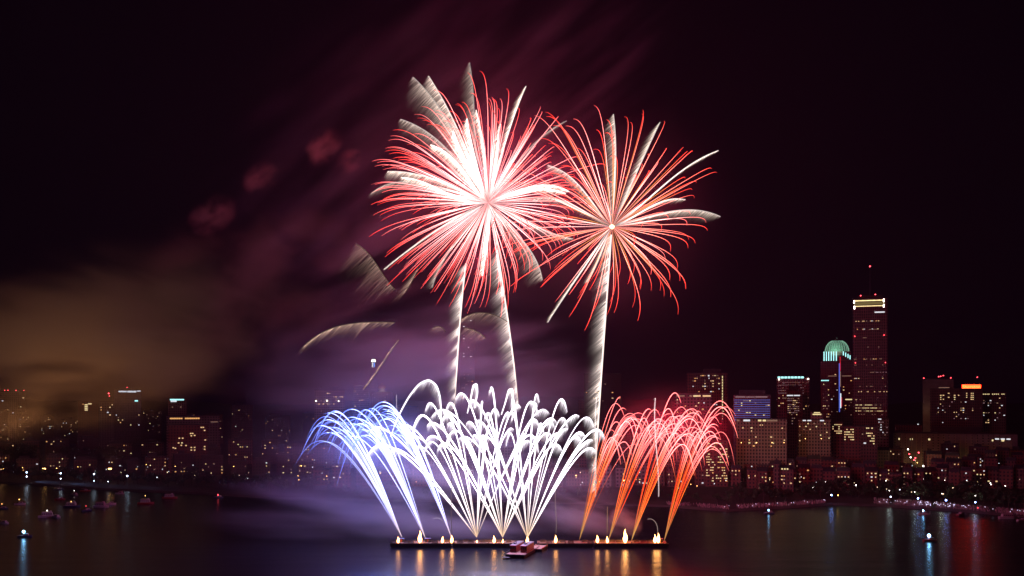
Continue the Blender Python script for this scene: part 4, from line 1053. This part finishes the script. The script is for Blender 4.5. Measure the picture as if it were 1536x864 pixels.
g = random.Random(21); ADJ = dict(l_amber='amber', l_white='white', l_cool='bluish', l_soft='warm')
M['l_soft'] = glow('lamp_soft', (1, .72, .45), 2.0); M['l_cool'] = glow('lamp_cool', (.85, .92, 1), 2.2)
for (x0, x1, f0, f1, n, mks, where) in ((0, 470, 25, 330, 60, ('l_soft', 'l_soft', 'l_amber', 'l_cool'), 'dark streets along the dim shore'),
                                         (470, 1090, 15, 280, 46, ('l_soft', 'l_soft', 'l_amber', 'l_cool'), 'streets behind the spark fans'),
                                         (1090, 1540, 20, 380, 80, ('l_soft', 'l_soft', 'l_white', 'l_cool'), 'streets among the town houses')):
    for k in range(n):
        px = g.uniform(x0, x1); Y = shore_at(px) + g.uniform(f0, f1); mk = g.choice(mks); rad = g.choice((.25, .3, .35, .5))
        street_lamp(px, 600 + (EYE - LAND - 9 - rad) / Y * F - g.choice((0, 0, 3, 6)) , Y, mk, rad, f'small {ADJ[mk]} street lamp in the {where}', f'{ADJ[mk]} street lamps in the {where}')
# blue-white lamps on the bank, mirrored in the water
M['l_bank'] = glow('bank_lamp', (.24, .38, 1), 34, True); M['l_bankw'] = glow('bank_lamp_pale', (.7, .8, 1), 11, True); M['l_banka'] = glow('bank_lamp_amber', (1, .55, .12), 11, True)
for px, dy, mk, rad, lab in ((1247, 2, 'l_bank', .55, 'blue lamp on the bank beside a smaller amber lamp'), (1257, 2, 'l_banka', .4, 'amber lamp on the bank beside a blue lamp'), (1336, 3, 'l_bankw', .5, 'pale lamp on the bank at the near end of the crowd'),
                             (1377, 3, 'l_bank', .5, 'blue lamp on the bank in the middle of the crowd'), (1419, 3, 'l_bank', .55, 'blue lamp on the bank at the far end of the brightest crowd'), (1463, 3, 'l_bank', .42, 'dimmer blue lamp on the bank by the red-lamped boat'),
                             (40, 4, 'l_bankw', .6, 'blue-white lamp under the first searchlight'), (91, 4, 'l_bankw', .5, 'blue-white lamp under the second searchlight'), (141, 4, 'l_bankw', .3, 'weak white lamp under the third searchlight'), (162, 4, 'l_bankw', .3, 'weak white lamp on the bank next to the third searchlight')):
    Y = shore_at(px) + dy; street_lamp(px, 600 + (EYE - LAND - 6) / Y * F, Y, mk, rad, lab, 'lamps at the water edge', 6)

for px, py, I, lab in ((40, 708.5, 700, 'searchlight throwing a blue fan of light, nearest the picture edge'), (91, 710, 700, 'searchlight throwing a blue fan of light, between two others'),
                       (141, 711, 160, 'weaker blue searchlight beside two bright ones'), (191, 714, 160, 'weakest blue searchlight, farthest from the picture edge')):
    Y = shore_at(px) + 30; x, y, z = at(px, py, Y); r = empty('searchlight', (x, y, LAND)); tag(r, lab, 'searchlight', 'searchlights on the dim shore')
    MB().bar((0, 0, 0), (0, 0, z - LAND), .2, .12).build('mast', M['steel'], r)
    MB().lathe([(.05, -.8), (.7, -.3), (.7, .3), (.05, .8)], 8).build('lamp_head', M['l_cold'], r, (0, 0, z - LAND))
    lamp('beam', (0, -1, z - LAND - .5), (.3, .45, 1), I * 2, .5, r, ((80, -30, z - LAND - 16), 50))
for px, lab in ((4, 'sodium floodlight mast among trees at the very edge of the picture'), (66, 'added sodium floodlight mast between the two brightest searchlights'), (165, 'added sodium floodlight mast farthest from the picture edge')):  # masts past the first are added to spread orange light over the smoke
    Y = shore_at(px) + 70; x, y, z = at(px, 704, Y); r = empty('floodlight', (x, y, LAND)); tag(r, lab, 'floodlight', 'sodium floodlights in the riverside park')
    MB().bar((0, 0, 0), (0, 0, z - LAND), .25, .15).build('mast', M['steel'], r); MB().box(-1.6, 1.6, -.4, .4, 0, 1.2).build('lamp_head', M['l_amber'], r, (0, 0, z - LAND))
    lamp('beam', (0, 0, z - LAND + 3), (1, .43, .15), 1.5e4, 2, r, ((20, 30, z - LAND + 200), 120))  # upward beam added to tint the smoke bank orange
# street lights washing the two stone blocks
for px, Y, py, I in ((1112, 985, 664, 55), (1135, 985, 664, 60), (1158, 985, 664, 60), (1176, 985, 664, 55), (1208, 1035, 658, 70), (1232, 1035, 658, 70)):
    r = street_lamp(px, py, Y, 'l_amber', .35, 'amber street lamp washing the yellow stone blocks with light', 'amber street lamps before the stone blocks')
    lamp('lamp_light', (0, 0, 10), (1, .55, .2), I, .5, r)
# the bright street canyon
for k, (px, py, mk) in enumerate(((1362, 674, 'l_white'), (1364, 681, 'l_red'), (1366, 686, 'l_white'), (1371, 690, 'l_red'), (1373, 687, 'l_red'), (1378, 679, 'l_red'), (1385, 699, 'l_white'), (1389, 706, 'l_white'), (1381, 703, 'l_amber'))):
    Y = 1190 - k * 22; street_lamp(px, py, Y, mk, .75, f'{"red" if mk == "l_red" else "amber" if mk == "l_amber" else "white"} light in the bright street leading to the long hall', f'{mk[2:]} lights of the bright street', 7)
lamp_r = street_lamp(1376, 694, 1100, 'l_amber', .4, 'lamp brightening the road surface of the street leading to the long hall', 'lamp of the bright street', 9); lamp('lamp_light', (0, 0, 11), (1, .7, .4), 700, .5, lamp_r)

for px, col, lab in ((1334, (.8, 1, .9), 'white lamp lighting the leaves at the first end of the crowd'), (1372, (.8, 1, .9), 'white lamp lighting the leaves beside the blue lamp amid the crowd'),
                     (1413, (.8, 1, .75), 'white lamp lighting the greenest leaves above the brightest crowd'), (1463, (.85, 1, 1), 'white lamp lighting the leaves above the red-lamped boat')):
    Y = shore_at(px) + 36; r = street_lamp(px, 600 + (EYE - LAND - 8) / Y * F, Y, 'l_white', .3, lab, 'park lamps under the bank trees', 8); lamp('lamp_light', (0, 1, 8.2), col, 22, .4, r)

# ------------------------------------------------------------------ trees
def tree_proto(seed, h, wd):
    g = random.Random(seed); r = empty('leafy_tree'); tk = MB(); tk.bar((0, 0, 0), (0, 0, h * .5), .32, .18)
    cl = []
    for k in range(11):
        a = g.uniform(0, 6.28); rr = wd * math.sqrt(g.random()) * .75; z = h * g.uniform(.38, .88); rr *= 1.15 - abs(z / h - .58)
        cl.append((rr * math.cos(a), rr * math.sin(a), z))
        if k < 6: tk.bar((0, 0, h * g.uniform(.25, .45)), cl[-1], .12, .04, 4)
    tk.build('trunk', M['bark'], r); mb = MB()
    for cx, cy_, cz in cl:
        rad = wd * g.uniform(.30, .48)
        for q in range(46):
            d = np.array([g.gauss(0, 1) for _ in range(3)]); d *= rad * g.random() ** .4 / np.linalg.norm(d); d[2] *= .8
            p = np.array((cx, cy_, cz)) + d; u = np.array([g.gauss(0, 1) for _ in range(3)]); u /= np.linalg.norm(u); v_ = np.cross(u, d + 1e-3); v_ /= np.linalg.norm(v_); s_ = g.uniform(.45, 1.0)
            mb.add([p - u * s_, p - v_ * s_ * .7, p + u * s_, p + v_ * s_ * .7], [(0, 1, 2, 3)])
    mb.build('crown', M['leaf'], r)
    return r


TP = [tree_proto(300 + i, h, wd) for i, (h, wd) in enumerate(((13, 5.2), (15, 5.0), (11, 5.6), (16, 6.2)))]
used = [False] * 4
def tree(px, Y, sc_, label, group):
    k = rng.randrange(4); r = copy_tree(TP[k]) if used[k] else TP[k]; used[k] = True
    r.location = ((px - 768) / F * Y, Y, LAND - .1); r.rotation_euler = (0, 0, rng.uniform(0, 6.28)); r.scale = (sc_ * rng.uniform(.9, 1.15),) * 2 + (sc_,)
    tag(r, label, 'tree', group)


for px in range(1098, 1545, 9):
    tree(px + rng.uniform(-4, 4), shore_at(px) + rng.uniform(42, 62), rng.uniform(.7, 1.05), 'black leafy tree in the row along the crowded bank', 'trees along the crowded bank')
for px in range(1230, 1545, 13):
    tree(px + rng.uniform(-5, 5), shore_at(px) + rng.uniform(64, 90), rng.uniform(.9, 1.25), 'black leafy tree standing behind the row along the crowded bank', 'trees behind the bank row')
for px in range(-10, 480, 11):
    tree(px + rng.uniform(-4, 4), shore_at(px) + rng.uniform(40, 75), rng.uniform(.75, 1.2), 'black leafy tree along the dim shore with the searchlights', 'trees along the dim shore')
for px in range(500, 1095, 22):
    tree(px + rng.uniform(-7, 7), shore_at(px) + rng.uniform(15, 50), rng.uniform(.6, .95), 'dark leafy tree on the bank behind the spark fans', 'trees on the bank behind the spark fans')
for px in list(range(4, 50, 9)) + list(range(84, 182, 9)):
    tree(px, 1240 + rng.uniform(-20, 20), rng.uniform(1.5, 2.2), 'big dark rounded tree rising before the skyline under the brown smoke', 'big trees before the dim skyline')
for px in range(1096, 1250, 9):
    tree(px, 985 + rng.uniform(-12, 12) - (30 if px > 1140 else 0), rng.uniform(1.1, 1.6), 'dark tree in the clump at the foot of the stone blocks', 'trees at the foot of the stone blocks')

# ------------------------------------------------------------------ the crowd on the bank
cr = MB(); g = random.Random(77)
for x0, x1, n, deep in ((1086, 1238, 700, 12), (1310, 1432, 1700, 20), (1432, 1545, 700, 14), (1000, 1086, 260, 10)):
    for k in range(n):
        px = g.uniform(x0, x1)
        if math.sin(px * .21) + math.sin(px * .083 + 1) + g.uniform(-1.6, 1.2) < -.6: continue
        Y = shore_at(px) + 3.2 + g.random() ** 1.4 * deep * 2; x = (px - 768) / F * Y; h = g.uniform(1.5, 1.85)
        cr.lathe([(.13, 0), (.24, h * .5), (.27, h * .78), (.09, h * .85), (.12, h * .92), (.08, h)], 5, (x, 0)); n_ = 30
        cr.v[-n_:] = [(a_, Y + b_, LAND + c_) for a_, b_, c_ in cr.v[-n_:]]
tag(cr.build('crowd', M['cloth']), kind='stuff')
ph = MB()
for x0, x1, n, deep in ((1376, 1432, 46, 30), (1318, 1376, 14, 30), (1086, 1238, 14, 16), (1440, 1545, 12, 20)):
    for k in range(n):
        px = g.uniform(x0, x1); Y = shore_at(px) + 3 + g.random() * deep; x = (px - 768) / F * Y; ph.box(x - .14, x + .14, Y - .04, Y, LAND + 1.5, LAND + 1.8)
M['phone'] = glow('phone_screen', (.75, .7, 1), 5); tag(ph.build('phone_lights', M['phone']), kind='stuff')
